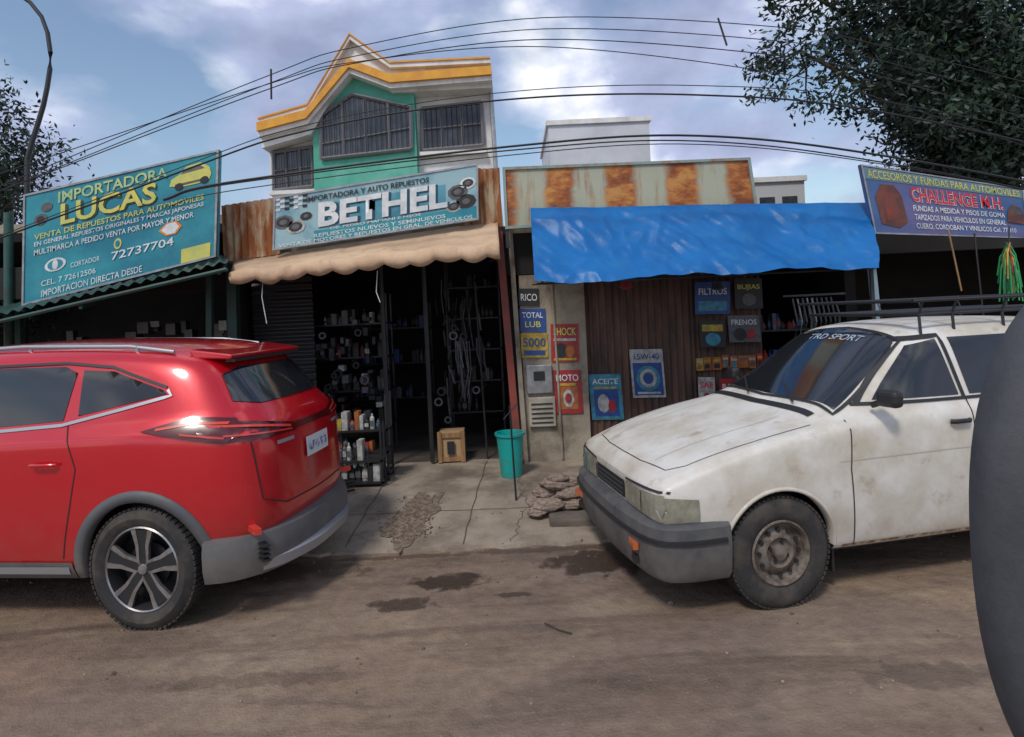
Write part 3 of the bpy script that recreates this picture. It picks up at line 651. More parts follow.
# ------------------------------------------------------------------ cars
def ring(x,pts): return [(x,y,z) for y,z in pts]
def loft(rings,sub=3,rc={},kc=None):
    K=len(rings[0]); vs=[]; kc=kc or {5:.55,4:.3,1:.4,6:.3}
    for R in rings: vs+=[Vector(p) for p in R]+[Vector((p[0],-p[1],p[2])) for p in reversed(R)]
    n=2*K; fs=[]
    for i in range(len(rings)-1):
        for j in range(n): fs.append((i*n+j,i*n+(j+1)%n,(i+1)*n+(j+1)%n,(i+1)*n+j))
    for i,flip in ((0,1),(len(rings)-1,0)):
        for k in range(K-1):
            q=(i*n+k,i*n+k+1,i*n+n-2-k,i*n+n-1-k); fs.append(q if flip else q[::-1])
    me=bpy.data.meshes.new('cage'); me.from_pydata([tuple(v) for v in vs],[],fs)
    bm=bmesh.new(); bm.from_mesh(me); bmesh.ops.recalc_face_normals(bm,faces=bm.faces)
    cl=bm.edges.layers.float.new('crease_edge'); bm.verts.ensure_lookup_table()
    for e in bm.edges:
        a,b_=e.verts[0].index,e.verts[1].index
        ka,kb=a%n,b_%n; ka=ka if ka<K else n-1-ka; kb=kb if kb<K else n-1-kb
        if ka==kb and a//n!=b_//n and ka in kc: e[cl]=kc[ka]
        elif a//n==b_//n and (a//n) in rc and abs(a-b_) in (1,n-1): e[cl]=rc[a//n]
    bm.to_mesh(me); bm.free()
    o=bpy.data.objects.new('tmp',me); COL.objects.link(o); m=o.modifiers.new('s','SUBSURF'); m.levels=sub; m.render_levels=sub
    bpy.context.view_layer.update()
    dg=bpy.context.evaluated_depsgraph_get(); res=bpy.data.meshes.new_from_object(o.evaluated_get(dg)); bpy.data.objects.remove(o)
    return res
class Car:
    def __init__(s,name,rings,paint,rc={},kc=None):
        s.e=empty(name); s.me=loft(rings,3,rc,kc); bm=bmesh.new(); bm.from_mesh(s.me); s.bvh=BVHTree.FromBMesh(bm); bm.free(); s.paint=paint
    def body(s,wells):
        me=s.me; me.materials.clear(); me.materials.append(s.paint); me.materials.append(blackP)
        o=obj('body',me,s.e)
        cut=[]
        for (x,z,r,y0) in wells:
            for sgn in (1,-1):
                g=MB(); g.lathe([(0,y0*sgn),(r,y0*sgn),(r,1.4*sgn),(0,1.4*sgn)],(x,0,z),'y',48,1); 
                c=g.make('cut',None,[s.paint,blackP]); bm=bmesh.new(); bm.from_mesh(c.data); bmesh.ops.remove_doubles(bm,verts=bm.verts,dist=1e-5); bmesh.ops.recalc_face_normals(bm,faces=bm.faces); bm.to_mesh(c.data); bm.free()
                m=o.modifiers.new('b','BOOLEAN'); m.object=c; m.operation='DIFFERENCE'; m.solver='EXACT'; cut.append(c)
        bpy.context.view_layer.update()
        new=bpy.data.meshes.new_from_object(o.evaluated_get(bpy.context.evaluated_depsgraph_get()))
        o.modifiers.clear(); o.data=new
        for c in cut: bpy.data.objects.remove(c)
        new.shade_smooth(); new.set_sharp_from_angle(angle=rad(38)); s.o=o
    def cast(s,a,b_,axis,off):
        if axis=='L': o_,d=Vector((a,3,b_)),Vector((0,-1,0))
        elif axis=='R': o_,d=Vector((a,-3,b_)),Vector((0,1,0))
        elif axis=='T': o_,d=Vector((a,b_,4)),Vector((0,0,-1))
        elif axis=='B': o_,d=Vector((-6,a,b_)),Vector((1,0,0))
        else: o_,d=Vector((6,a,b_)),Vector((-1,0,0))
        loc,nn,i,dist=s.bvh.ray_cast(o_,d)
        if loc is None: loc,nn,i,dist=s.bvh.find_nearest(o_+d*(3.0 if axis in 'LR' else 4))
        if nn.dot(d)>0: nn=-nn
        nn=(nn-d*.35).normalized()
        return loc+nn*off
    def patch(s,name,poly,axis,m,off=.004,grid=.06,both=True,smooth=0):
        for _ in range(smooth):
            q=[]
            for k in range(len(poly)):
                a=poly[k];b_=poly[(k+1)%len(poly)]
                q+=[(a[0]*.85+b_[0]*.15,a[1]*.85+b_[1]*.15),(a[0]*.15+b_[0]*.85,a[1]*.15+b_[1]*.85)]
            poly=q
        bm=bmesh.new(); bm.faces.new([bm.verts.new((a,b_,0)) for a,b_ in poly])
        xs=[p[0] for p in poly]; zs=[p[1] for p in poly]
        for lo,hi,no in ((min(xs),max(xs),(1,0,0)),(min(zs),max(zs),(0,1,0))):
            k=math.floor(lo/grid)+1
            while k*grid<hi:
                bmesh.ops.bisect_plane(bm,geom=bm.verts[:]+bm.edges[:]+bm.faces[:],plane_co=Vector(no)*k*grid,plane_no=no); k+=1
        bmesh.ops.triangulate(bm,faces=bm.faces[:])
        base=[v.co.copy() for v in bm.verts]
        axes=['L','R'] if (axis=='L' and both) else [axis]
        for ax in axes:
            for v,c in zip(bm.verts,base): v.co=s.cast(c.x,c.y,ax,off)
            bmesh.ops.recalc_face_normals(bm,faces=bm.faces)
            me=bpy.data.meshes.new(name); bm.to_mesh(me); me.shade_smooth(); obj(name,me,s.e,[m])
        bm.free()
    def line(s,name,pts,w,axis,m,off=.003,both=True):
        P_=[Vector(p) for p in pts]; D=[]
        for a,b_ in zip(P_[:-1],P_[1:]):
            k=max(1,int((b_-a).length/.04)); D+=[a+(b_-a)*j/k for j in range(k)]
        D.append(P_[-1])
        for ax in (['L','R'] if axis=='L' and both else [axis]):
            vs=[];fs=[]
            for k,p in enumerate(D):
                d=(D[min(k+1,len(D)-1)]-D[max(k-1,0)]).normalized(); nn=Vector((-d.y,d.x))*w/2
                vs+=[s.cast(*(p+nn),ax,off),s.cast(*(p-nn),ax,off)]
            for k in range(len(D)-1): fs.append((2*k,2*k+1,2*k+3,2*k+2))
            mesh(name,vs,fs,s.e,m,smooth=True)
    def arch(s,name,cx,cz,r0,r1,a0,a1,m,off=.01,both=True):
        for ax in ['L','R']:
            vs=[];fs=[];n=30
            for k in range(n+1):
                t=rad(a0+(a1-a0)*k/n)
                rr=[r0,(r0+r1)/2,r1]
                pp=[s.cast(cx+r*math.cos(t),cz+r*math.sin(t),ax,off) for r in rr]
                sg=1 if ax=='L' else -1
                inn=pp[0]+Vector((0,-.06*sg,0)); out=pp[2]+Vector((0,-off*sg*1.2,0))
                pp[0].y+=.006*sg; pp[1].y+=.008*sg
                vs+=[inn]+pp+[out]
            for k in range(n):
                for j in range(4): a=k*5+j; fs.append((a,a+1,a+6,a+5))
            mesh(name,vs,fs,s.e,m,smooth=True)
    def place(s,local,world,ang,sc=(1,1,1)):
        R=Matrix.Rotation(rad(ang),4,'Z'); l=R@Vector([a*b_ for a,b_ in zip(local,sc)]); w=Vector(world); s.e.location=w-l; s.e.rotation_euler=(0,0,rad(ang)); s.e.scale=sc
def sweep(name,path,prof,par,m,smooth=True,it=2):
    full=[Vector(p) for p in path]+[Vector((p[0],-p[1])) for p in reversed(path[:-1])]
    for _ in range(it):
        q=[full[0]]
        for a,b_ in zip(full[:-1],full[1:]): q+=[a*.75+b_*.25,a*.25+b_*.75]
        q.append(full[-1]); full=q
    vs=[];fs=[];P_=len(prof); sgn=None
    for k,p in enumerate(full):
        d=(full[min(k+1,len(full)-1)]-full[max(k-1,0)]).normalized(); nn=Vector((-d.y,d.x))
        if sgn is None: sgn=1 if nn.y>0 else -1
        nn*=sgn
        for o_,z in prof: vs.append((p.x+nn.x*o_,p.y+nn.y*o_,z))
    for k in range(len(full)-1):
        for j in range(P_): fs.append((k*P_+j,k*P_+(j+1)%P_,(k+1)*P_+(j+1)%P_,(k+1)*P_+j))
    fs.append(tuple(range(P_))); fs.append(tuple(range(len(vs)-P_,len(vs)))[::-1])
    g=MB(); g.add(vs,fs,0); return g.make(name,par,[m],angle=40)
def tyre(g,c,R,W,rim,i=0):
    y=W/2
    prof=[(rim,-y*.8),(rim+.02,-y*.95),((rim+R)/2,-y*1.05),(R-.025,-y*.92),(R-.006,-y*.75),(R,-y*.4),(R,0),(R,y*.4),(R-.006,y*.75),(R-.025,y*.92),((rim+R)/2,y*1.05),(rim+.02,y*.95),(rim,y*.8),(rim-.01,y*.4),(rim-.01,-y*.4)]
    g.lathe(prof,c,'y',56,i,True)
    for k in range(64):
        t=2*math.pi*k/64
        for yy in (-.62,-.2,.22,.64):
            M_=Matrix.Translation(c)@Matrix.Rotation(-t,4,'Y')@Matrix.Translation((R+.001,yy*y,0))
            g.add([M_@Vector(p) for p in boxv(-.006,.006,-y*.17,y*.17,-R*.034,R*.034)],CUBEF,i)
def wheel_alloy(name,par,c,R,W,sgn):
    g=MB(); rim=R*.71; tyre(g,c,R,W,rim,0)
    f=W/2*sgn
    g.lathe([(rim,f*.82),(rim-.008,f*.88),(rim-.014,f*.80)],c,'y',48,2)
    g.lathe([(rim-.014,f*.80),(rim-.03,f*.3),(rim-.035,-f*.3),(0,-f*.3)],c,'y',48,1)
    g.lathe([(0,f*.74),(.055,f*.72),(.065,f*.55),(.07,f*.2)],c,'y',24,1); g.lathe([(0,f*.80),(.028,f*.80),(.032,f*.72)],c,'y',16,2)
    def P3(r,a,y): return Vector((c[0]+r*math.cos(a),c[1]+y,c[2]+r*math.sin(a)))
    for k in range(5):
        t=2*math.pi*k/5+.35; r1=rim-.012
        q=[]
        for r,w,y in ((.05,.042,f*.70),((.05+r1)/2,.040,f*.75),(r1,.062,f*.77)):
            a=w/r; q+=[P3(r,t-a,y),P3(r,t+a,y),P3(r,t+a,y-f*.3),P3(r,t-a,y-f*.3)]
        fs=[]
        for s_ in (0,4): fs+=[(s_,s_+1,s_+5,s_+4),(s_+1,s_+2,s_+6,s_+5),(s_+3,s_,s_+4,s_+7)]
        g.add(q,fs,1)
        for side in (-1,1):
            q=[]
            for r,w,y,off in ((.05,.009,f*.73,.034),((.05+r1)/2,.011,f*.79,.034),(r1,.016,f*.81,.058)):
                a0=t+side*off/r; a=w/r; q+=[P3(r,a0-a,y),P3(r,a0+a,y),P3(r,a0+a,y-f*.2),P3(r,a0-a,y-f*.2)]
            fs=[]
            for s_ in (0,4): fs+=[(s_,s_+1,s_+5,s_+4),(s_+1,s_+2,s_+6,s_+5),(s_+3,s_,s_+4,s_+7)]
            g.add(q,fs,2)
    for k in range(5):
        t=2*math.pi*k/5+.98; M_=Vector((c[0]+.042*math.cos(t),c[1]+f*.74,c[2]+.042*math.sin(t))); g.lathe([(0,0),(.006,0)],M_,'y',8,2)
    g.lathe([(.14,f*.0),(.14,f*.1),(0,f*.1)],c,'y',24,3)
    return g.make(name,par,[rubber,blackP,mat_alloy,metalD],angle=35)
mat_alloy=mat('machined_alloy',(.42,.42,.43),.35,.8,col2=(.28,.26,.24),scale=12)
steel=mat('steel_wheel',(.20,.17,.145),.65,.3,col2=(.09,.065,.05),scale=14)
def wheel_steel(name,par,c,R,W,sgn):
    g=MB(); rim=R*.60; tyre(g,c,R,W,rim,0); f=W/2*sgn
    g.lathe([(rim,f*.85),(rim-.01,f*.95),(rim-.02,f*.85),(rim-.028,f*.45),(rim-.05,f*.35),(rim-.065,f*.5),(.085,f*.72),(.07,f*.5),(.045,f*.48),(.04,f*.8),(.0,f*.85)],c,'y',48,1)
    for k in range(12):
        t=2*math.pi*k/12; r=.128; 
        C=Vector((c[0]+r*math.cos(t),c[1]+f*.66,c[2]+r*math.sin(t))); g.lathe([(0,0),(.013,0),(.013,-f*.1)],C,'y',10,2)
    for k in range(4):
        t=2*math.pi*k/4+.4; C=Vector((c[0]+.058*math.cos(t),c[1]+f*.62,c[2]+.058*math.sin(t))); g.lathe([(0,0),(.01,0),(.01,-f*.15)],C,'y',8,2)
    return g.make(name,par,[rubber,steel,blackP],angle=35)

carglass=mat('car_glass',(.015,.017,.02),.06,spec=.7,coat=.3)
dustc=(.34,.27,.20)
redp=mat('red_car_paint',(.56,.005,.014),.26,.30,coat=1,dust=(.30,.85,(.30,.14,.10),.45))
whp=mat('white_car_paint',(.68,.665,.62),.45,coat=.2,col2=(.50,.455,.37),scale=2.6,lo=.40,hi=.66,col3=(.33,.25,.17),s3=7,lo3=.60,hi3=.80,dust=(.25,1.0,dustc,.7))
taill=mat('tail_lamp',(.08,.003,.005),.2,coat=.5); tailbr=mat('tail_lamp_bright',(.60,.05,.03),.2,coat=.6)
seam=mat('seam',(.03,.02,.02),.8)
silv=mat('silver_trim',(.42,.43,.45),.4,.6)
plateM=mat('licence_plate',(.6,.62,.62),.5)

# ---- red SUV
rr=[
 [(-2.06,.40,.34),(-2.08,.56,.36),(-2.18,.62,.55),(-2.15,.64,.80),(-2.16,.64,1.10),(-2.02,.60,1.22),(-1.78,.54,1.48),(-1.70,.38,1.57)],
 [(-1.86,.58,.28),(-1.86,.80,.32),(-1.96,.88,.55),(-1.92,.89,.80),(-1.90,.87,1.10),(-1.76,.80,1.22),(-1.60,.66,1.53),(-1.54,.44,1.63)],
 ring(-1.34,[(.6,.26),(.90,.29),(.965,.55),(.965,.86),(.945,1.13),(.87,1.22),(.70,1.58),(.45,1.665)]),
 ring(-.6,[(.6,.26),(.88,.28),(.93,.5),(.935,.8),(.925,1.09),(.88,1.19),(.71,1.62),(.46,1.70)]),
 ring(.15,[(.6,.26),(.88,.28),(.93,.5),(.935,.8),(.915,1.07),(.875,1.15),(.71,1.62),(.46,1.70)]),
 ring(.5,[(.6,.26),(.88,.28),(.93,.5),(.935,.8),(.91,1.05),(.87,1.13),(.70,1.59),(.46,1.67)]),
 ring(1.2,[(.6,.26),(.90,.29),(.96,.55),(.955,.82),(.91,1.01),(.85,1.06),(.68,1.10),(.42,1.13)]),
 ring(1.65,[(.6,.26),(.89,.29),(.94,.55),(.93,.80),(.88,.97),(.80,1.01),(.62,1.04),(.35,1.06)]),
 ring(2.0,[(.55,.28),(.80,.3),(.88,.5),(.87,.75),(.80,.90),(.72,.94),(.55,.97),(.3,.98)]),
 ring(2.24,[(.4,.32),(.58,.34),(.64,.5),(.64,.72),(.60,.85),(.54,.88),(.42,.90),(.24,.91)])]
suv=Car('red_suv',rr,redp,kc={5:.55,4:.45,1:.4,6:.25}); WR=.355
suv.body([(-1.34,.355,.405,.60),(1.33,.355,.405,.60)])
suv.arch('wheel_arch_trim',-1.34,.355,.40,.465,-14,194,greyP); suv.arch('wheel_arch_trim_front',1.33,.355,.40,.465,-14,194,greyP)
suv.patch('sill_cladding',[(-.88,.26),(.86,.26),(.86,.40),(-.86,.40)],'L',greyP,.012)
suv.patch('sill_silver',[(-.84,.33),(.84,.33),(.84,.37),(-.84,.375)],'L',silv,.018)
suv.patch('front_door_glass',[(.86,1.18),(.50,1.47),(.10,1.535),(.08,1.18)],'L',carglass,.004,smooth=1)
suv.patch('rear_door_glass',[(.0,1.18),(.02,1.545),(-.72,1.54),(-.82,1.50),(-.80,1.225)],'L',carglass,.004,smooth=0)
suv.patch('quarter_glass',[(-.90,1.25),(-.86,1.515),(-1.08,1.50),(-1.44,1.38),(-1.47,1.355)],'L',carglass,.004,smooth=0)
suv.line('window_chrome',[(.9,1.155),(0,1.155),(-.8,1.20),(-1.2,1.28),(-1.50,1.345),(-1.47,1.38)],.018,'L',silv,.008)
suv.line('window_top_trim',[(.5,1.49),(.1,1.555),(-.72,1.56),(-1.06,1.525),(-1.46,1.395)],.016,'L',blackP,.008)
suv.line('door_seam_rear',[(-.84,1.2),(-.93,.95),(-.88,.72),(-.80,.42)],.007,'L',seam,.003)
suv.line('door_seam_mid',[(.05,1.15),(.05,.42)],.007,'L',seam,.003)
suv.patch('rear_window',[(-.66,1.25),(-.56,1.48),(.56,1.48),(.66,1.25)],'B',carglass,.006,smooth=1)
for sg in (1,-1):
    suv.patch('tail_lamp_rear',[(.30*sg,1.10),(.84*sg,1.19),(.87*sg,1.12),(.85*sg,1.06),(.30*sg,1.05)],'B',taill,.008)
    suv.line('tail_lamp_strip',[(.83*sg,1.155),(.36*sg,1.085)],.014,'B',tailbr,.013)
    suv.line('tail_lamp_strip_low',[(.83*sg,1.10),(.36*sg,1.065)],.008,'B',tailbr,.013)
suv.patch('tail_lamp_side',[(-1.36,1.15),(-1.66,1.22),(-1.90,1.19),(-1.97,1.12),(-1.88,1.055),(-1.64,1.10)],'L',taill,.011)
suv.line('tail_lamp_strip',[(-1.46,1.155),(-1.68,1.18),(-1.88,1.165)],.014,'L',tailbr,.015)
suv.line('tail_lamp_strip_low',[(-1.62,1.125),(-1.88,1.09)],.010,'L',tailbr,.015)
suv.patch('tailgate_bar',[(-.295,1.10),(.295,1.10),(.295,1.06),(-.295,1.06)],'B',taill,.008)
suv.patch('licence_plate',[(-.20,.98),(.20,.98),(.20,.85),(-.20,.85)],'B',plateM,.014)
suv.patch('plate_text',[(-.16,.94),(.16,.94),(.16,.885),(-.16,.885)],'B',mat('plate_ink',(.1,.12,.3),.5,col2=(.6,.62,.62),scale=35,lo=.48,hi=.52),.018)
suv.line('tailgate_seam',[(.74,1.05),(.70,.70),(.5,.63),(0,.62),(-.5,.62),(-.70,.70),(-.74,1.05)],.008,'B',seam,.004)
suv.line('badge',[(.55,1.01),(.35,1.01)],.022,'B',silv,.007); suv.line('badge',[(-.35,1.01),(-.5,1.01)],.022,'B',silv,.007)
bpath=[(-1.75,.92),(-1.91,.885),(-2.10,.69),(-2.20,.38),(-2.215,0)]
sweep('rear_bumper',bpath,[(-.10,.25),(-.02,.26),(.012,.34),(.015,.44),(-.005,.50),(-.10,.52)],suv.e,greyP)
sweep('rear_skid_plate',[(-2.04,.72),(-2.14,.6),(-2.235,.3),(-2.24,0)],[(-.02,.27),(.01,.28),(.02,.34),(-.02,.36)],suv.e,silv)
for sg in (1,-1):
    g=MB(); g.rbox(Vector((-2.00,.76*sg,.545)),(.045,.24,.035),rad(45*sg),0); g.make('reflector',suv.e,[tailbr])
    g=MB()
    for k in range(4): g.rbox(Vector((-2.035,.73*sg,.37+k*.028)),(.05,.26,.010),rad(45*sg),0)
    g.make('fog_grille',suv.e,[blackP])
g=MB()
vs=[(-1.50,.58,1.61),(-1.50,-.58,1.61),(-1.80,-.54,1.565),(-1.80,.54,1.565),(-1.54,.58,1.55),(-1.54,-.58,1.55),(-1.79,-.54,1.535),(-1.79,.54,1.535)]
g.add(vs,[(0,1,2,3),(7,6,5,4),(0,3,7,4),(1,5,6,2),(3,2,6,7),(0,4,5,1)],0); o=g.make('spoiler',suv.e,[redp]); b=o.modifiers.new('b','BEVEL'); b.width=.012; b.segments=3
box('spoiler_lip',-1.805,-1.74,-.52,.52,1.52,1.537,blackP,suv.e)
g=MB()
for sg in (1,-1):
    g.tube([(.55,.60*sg,1.615),(.35,.60*sg,1.655),(-.3,.60*sg,1.672),(-1.1,.60*sg,1.645),(-1.42,.60*sg,1.60)],.013,0,8)
    for x in (.3,-.35,-1.15): g.tube([(x,.60*sg,1.60),(x,.60*sg,1.655)],.013,0,6)
g.make('roof_rails',suv.e,[silv],angle=50)
for sg in (1,-1):
    c1=suv.cast(-.72,.98,'L' if sg>0 else 'R',.02); g=MB(); g.tube([c1+Vector((-.09,0,0)),c1+Vector((-.06,.02*sg,.003)),c1+Vector((.06,.02*sg,.003)),c1+Vector((.09,0,0))],.011,0,8); g.make('door_handle',suv.e,[redp],angle=60)
    g=MB(); g.rbox(Vector((.72,1.02*sg,1.18)),(.12,.2,.15),0,0); o=g.make('side_mirror',suv.e,[redp]); b=o.modifiers.new('b','BEVEL'); b.width=.04; b.segments=3
    wheel_alloy('wheel_rear',suv.e,(-1.34,.83*sg,WR),WR,.225,sg); wheel_alloy('wheel_front',suv.e,(1.33,.83*sg,WR),WR,.225,sg)
suv.patch('windshield',[(.58,-.6),(1.08,-.74),(1.14,0),(1.08,.74),(.58,.6),(.52,0)],'T',carglass,.006)
suv.patch('grille',[(-.5,.50),(.5,.50),(.55,.75),(-.55,.75)],'F',blackP,.006,smooth=1)
for sg in (1,-1): suv.patch('headlamp',[(.56*sg,.80),(.84*sg,.84),(.84*sg,.74),(.58*sg,.72)],'F',silv,.01)
box('underbody',-1.8,1.9,-.62,.62,.2,.45,blackP,suv.e)
suv.place((-1.34,.94,0),(-2.22,3.47,0),174,(.92,.84,1))

# ---- white estate car
wr=[
 [(-3.22,.4,.38),(-3.24,.55,.40),(-3.32,.64,.55),(-3.32,.66,.78),(-3.28,.64,1.0),(-3.2,.6,1.08),(-3.0,.5,1.40),(-2.94,.3,1.46)],
 [(-3.05,.55,.30),(-3.05,.74,.33),(-3.1,.82,.55),(-3.1,.83,.8),(-3.06,.79,1.0),(-3.0,.74,1.08),(-2.82,.58,1.44),(-2.78,.36,1.51)],
 ring(-2.45,[(.55,.25),(.79,.27),(.84,.5),(.845,.8),(.82,1.01),(.77,1.09),(.61,1.49),(.38,1.56)]),
 ring(-1.7,[(.55,.25),(.78,.27),(.83,.5),(.84,.8),(.82,1.01),(.775,1.09),(.62,1.51),(.38,1.58)]),
 ring(-1.22,[(.55,.25),(.78,.27),(.83,.5),(.84,.8),(.82,1.01),(.77,1.08),(.61,1.49),(.38,1.56)]),
 ring(-1.08,[(.55,.25),(.78,.27),(.83,.5),(.84,.8),(.82,1.01),(.77,1.08),(.60,1.44),(.38,1.51)]),
 ring(-.42,[(.55,.25),(.78,.27),(.83,.5),(.84,.78),(.82,.98),(.76,1.01),(.58,1.03),(.34,1.04)]),
 ring(.0,[(.55,.26),(.80,.29),(.845,.5),(.84,.76),(.815,.925),(.75,.95),(.54,.965),(.3,.975)]),
 ring(.42,[(.5,.27),(.79,.3),(.835,.48),(.83,.70),(.80,.82),(.73,.85),(.52,.865),(.3,.875)]),
 ring(.68,[(.46,.3),(.72,.32),(.79,.48),(.79,.64),(.765,.725),(.69,.755),(.5,.77),(.28,.78)]),
 ring(.74,[(.38,.32),(.62,.34),(.70,.48),(.70,.60),(.68,.67),(.60,.69),(.44,.705),(.24,.71)])]
wag=Car('white_estate_car',wr,whp,rc={9:.45,10:.3},kc={5:.8,4:.35,1:.4,6:.35,3:.15}); wR=.315
wag.body([(0,.315,.365,.52),(-2.45,.315,.365,.52)])
wag.arch('arch_lip',0,.315,.358,.378,0,180,whp,.003); wag.arch('arch_lip_rear',-2.45,.315,.358,.378,0,180,whp,.003)
wag.patch('front_door_glass',[(-.74,1.115),(-1.09,1.42),(-1.30,1.455),(-1.32,1.115)],'L',carglass,.004)
wag.line('window_frame',[(-.64,1.10),(-1.06,1.455),(-1.33,1.475),(-1.35,1.10)],.026,'L',blackP,.006)
wag.line('belt_trim',[(-.60,1.095),(-1.32,1.095),(-2.05,1.10),(-3.0,1.10)],.018,'L',blackP,.007)
wag.patch('rear_door_glass',[(-1.40,1.115),(-1.39,1.46),(-1.98,1.46),(-2.05,1.115)],'L',carglass,.004)
wag.patch('cargo_glass',[(-2.12,1.12),(-2.08,1.455),(-2.75,1.42),(-2.9,1.13)],'L',carglass,.004,smooth=0)
wag.line('door_seam_front',[(-.50,1.02),(-.47,.75),(-.50,.30)],.008,'L',seam,.003); wag.line('door_seam_mid',[(-1.36,1.10),(-1.36,.30)],.008,'L',seam,.003)
wag.line('door_seam_rear',[(-2.08,1.10),(-2.05,.75),(-1.95,.55),(-1.92,.30)],.008,'L',seam,.003)
wag.line('sill_seam',[(-.42,.30),(-1.95,.30)],.018,'L',mat('sill_rust',(.20,.10,.04),.8,col2=(.5,.42,.30),scale=20),.003)
wag.line('body_crease',[(-.40,.80),(-1.3,.81),(-2.0,.81)],.006,'L',mat('crease_shade',(.46,.43,.38),.5),.0025)
wag.patch('windshield',[(-.50,-.66),(-1.06,-.53),(-1.11,-.3),(-1.12,0),(-1.11,.3),(-1.06,.53),(-.50,.66),(-.46,.35),(-.45,0),(-.46,-.35)],'T',carglass,.006)
wag.line('windshield_seal',[(-.47,-.69),(-1.09,-.55),(-1.135,0),(-1.09,.55),(-.47,.69),(-.425,0),(-.47,-.69)],.020,'T',blackP,.009)
wag.line('cowl',[(-.37,-.62),(-.345,0),(-.37,.62)],.05,'T',blackP,.006)
wag.line('wiper',[(-.40,.40),(-.56,.05)],.014,'T',blackP,.02); wag.line('wiper',[(-.40,-.15),(-.58,-.50)],.014,'T',blackP,.02)
wag.line('bonnet_seam',[(-.30,.71),(.1,.70),(.50,.665),(.60,.60),(.64,.3),(.645,0),(.64,-.3),(.60,-.60),(.50,-.665),(.1,-.70),(-.30,-.71)],.006,'T',seam,.003)
cr2=mat('crease2',(.50,.47,.41),.5)
wag.line('bonnet_crease',[(-.25,.45),(.58,.40)],.006,'T',cr2,.002); wag.line('bonnet_crease',[(-.25,-.45),(.58,-.40)],.006,'T',cr2,.002)
lampM=mat('yellowed_headlamp',(.30,.29,.23),.15,coat=.8,col2=(.16,.15,.11),scale=5)
for sg in (1,-1):
    wag.patch('headlamp',[(.30*sg,.555),(.30*sg,.68),(.50*sg,.685),(.765*sg,.695),(.78*sg,.63),(.765*sg,.555)],'F',lampM,.012)
    wag.patch('corner_lamp',[(.50,.555),(.50,.67),(.68,.685),(.72,.63),(.70,.555)],'L' if sg>0 else 'R',lampM,.014,both=False)
    wag.line('lamp_edge',[(.775*sg,.71),(.30*sg,.695)],.012,'F',seam,.008)
    wag.line('lamp_divider',[(.56*sg,.565),(.56*sg,.68)],.010,'F',blackP,.016)
wag.patch('grille',[(-.28,.565),(-.28,.675),(.28,.675),(.28,.565)],'F',blackP,.01)
for z in (.59,.62,.65): wag.line('grille_bar',[(-.27,z),(.27,z)],.008,'F',greyP,.016)
bump=mat('faded_black_bumper',(.045,.05,.058),.6,col2=(.09,.09,.09),scale=4,dust=(.25,.6,(.24,.20,.16),.5))
sweep('front_bumper',[(.33,.84),(.58,.845),(.755,.78),(.805,.40),(.815,0)],[(-.12,.24),(-.03,.22),(.0,.26),(.018,.37),(.02,.45),(.012,.52),(-.02,.545),(-.12,.55)],wag.e,bump)
sweep('bumper_strip',[(.36,.862),(.59,.865),(.775,.79),(.822,.40),(.832,0)],[(-.01,.435),(.012,.44),(.012,.46),(-.01,.465)],wag.e,blackP)
amb=mat('amber_lens',(.50,.11,.03),.3,coat=.4)
for sg in (1,-1):
    g=MB(); g.rbox(Vector((.800,.52*sg,.385)),(.03,.22,.035),rad(-9*sg),0); o=g.make('indicator',wag.e,[amb])
    g=MB(); g.rbox(Vector((.785,.48*sg,.30)),(.02,.24,.05),rad(-9*sg),0); g.make('intake',wag.e,[blackP])
    c1=wag.cast(-1.25,.97,'L' if sg>0 else 'R',.012); g=MB(); g.tube([c1+Vector((-.07,0,0)),c1+Vector((-.05,.02*sg,0)),c1+Vector((.05,.02*sg,0)),c1+Vector((.07,0,0))],.014,0,8); g.make('door_handle',wag.e,[blackP],angle=60)
    g=MB(); g.rbox(Vector((-.70,.90*sg,1.15)),(.08,.15,.10),rad(8*sg),0); o=g.make('side_mirror',wag.e,[blackP]); b=o.modifiers.new('b','BEVEL'); b.width=.03; b.segments=3
    g=MB(); g.tube([(-.68,.78*sg,1.10),(-.69,.86*sg,1.13)],.02,0,6); g.make('mirror_arm',wag.e,[blackP])
    wheel_steel('wheel_front',wag.e,(0,.735*sg,wR),wR,.19,sg); wheel_steel('wheel_rear',wag.e,(-2.45,.735*sg,wR),wR,.19,sg)
    g=MB(); g.box(-.42,-.405,.62*sg-.09,.62*sg+.09,.12,.34,0); g.make('mud_flap',wag.e,[blackP])
box('underbody',-3.1,.55,-.55,.55,.18,.42,blackP,wag.e)
c=bpy.data.curves.new('t','FONT'); c.body='TRD SPORT'; c.size=.11; c.offset=.001; t=bpy.data.objects.new('t',c); COL.objects.link(t); bpy.context.view_layer.update()
me=bpy.data.meshes.new_from_object(t.evaluated_get(bpy.context.evaluated_depsgraph_get())); bpy.data.objects.remove(t)
w_=max(v.co.x for v in me.vertices)
for v in me.vertices: v.co=wag.cast(-1.0-v.co.y*.7,(v.co.x-w_/2),'T',.009)
obj('windshield_lettering',me,wag.e,[mat('faded_sticker',(.35,.42,.48),.5)])
g=MB()
zr=1.63
def rect_loop(z,x0,x1,y,r,idx=0): g.tube([(x0,-y,z),(x0,y,z)],r,idx); g.tube([(x1,-y,z),(x1,y,z)],r,idx); g.tube([(x0,y,z),(x1,y,z)],r,idx); g.tube([(x0,-y,z),(x1,-y,z)],r,idx)
rect_loop(zr-.02,-2.75,-1.22,.56,.012); rect_loop(zr+.07,-2.75,-1.16,.60,.012)
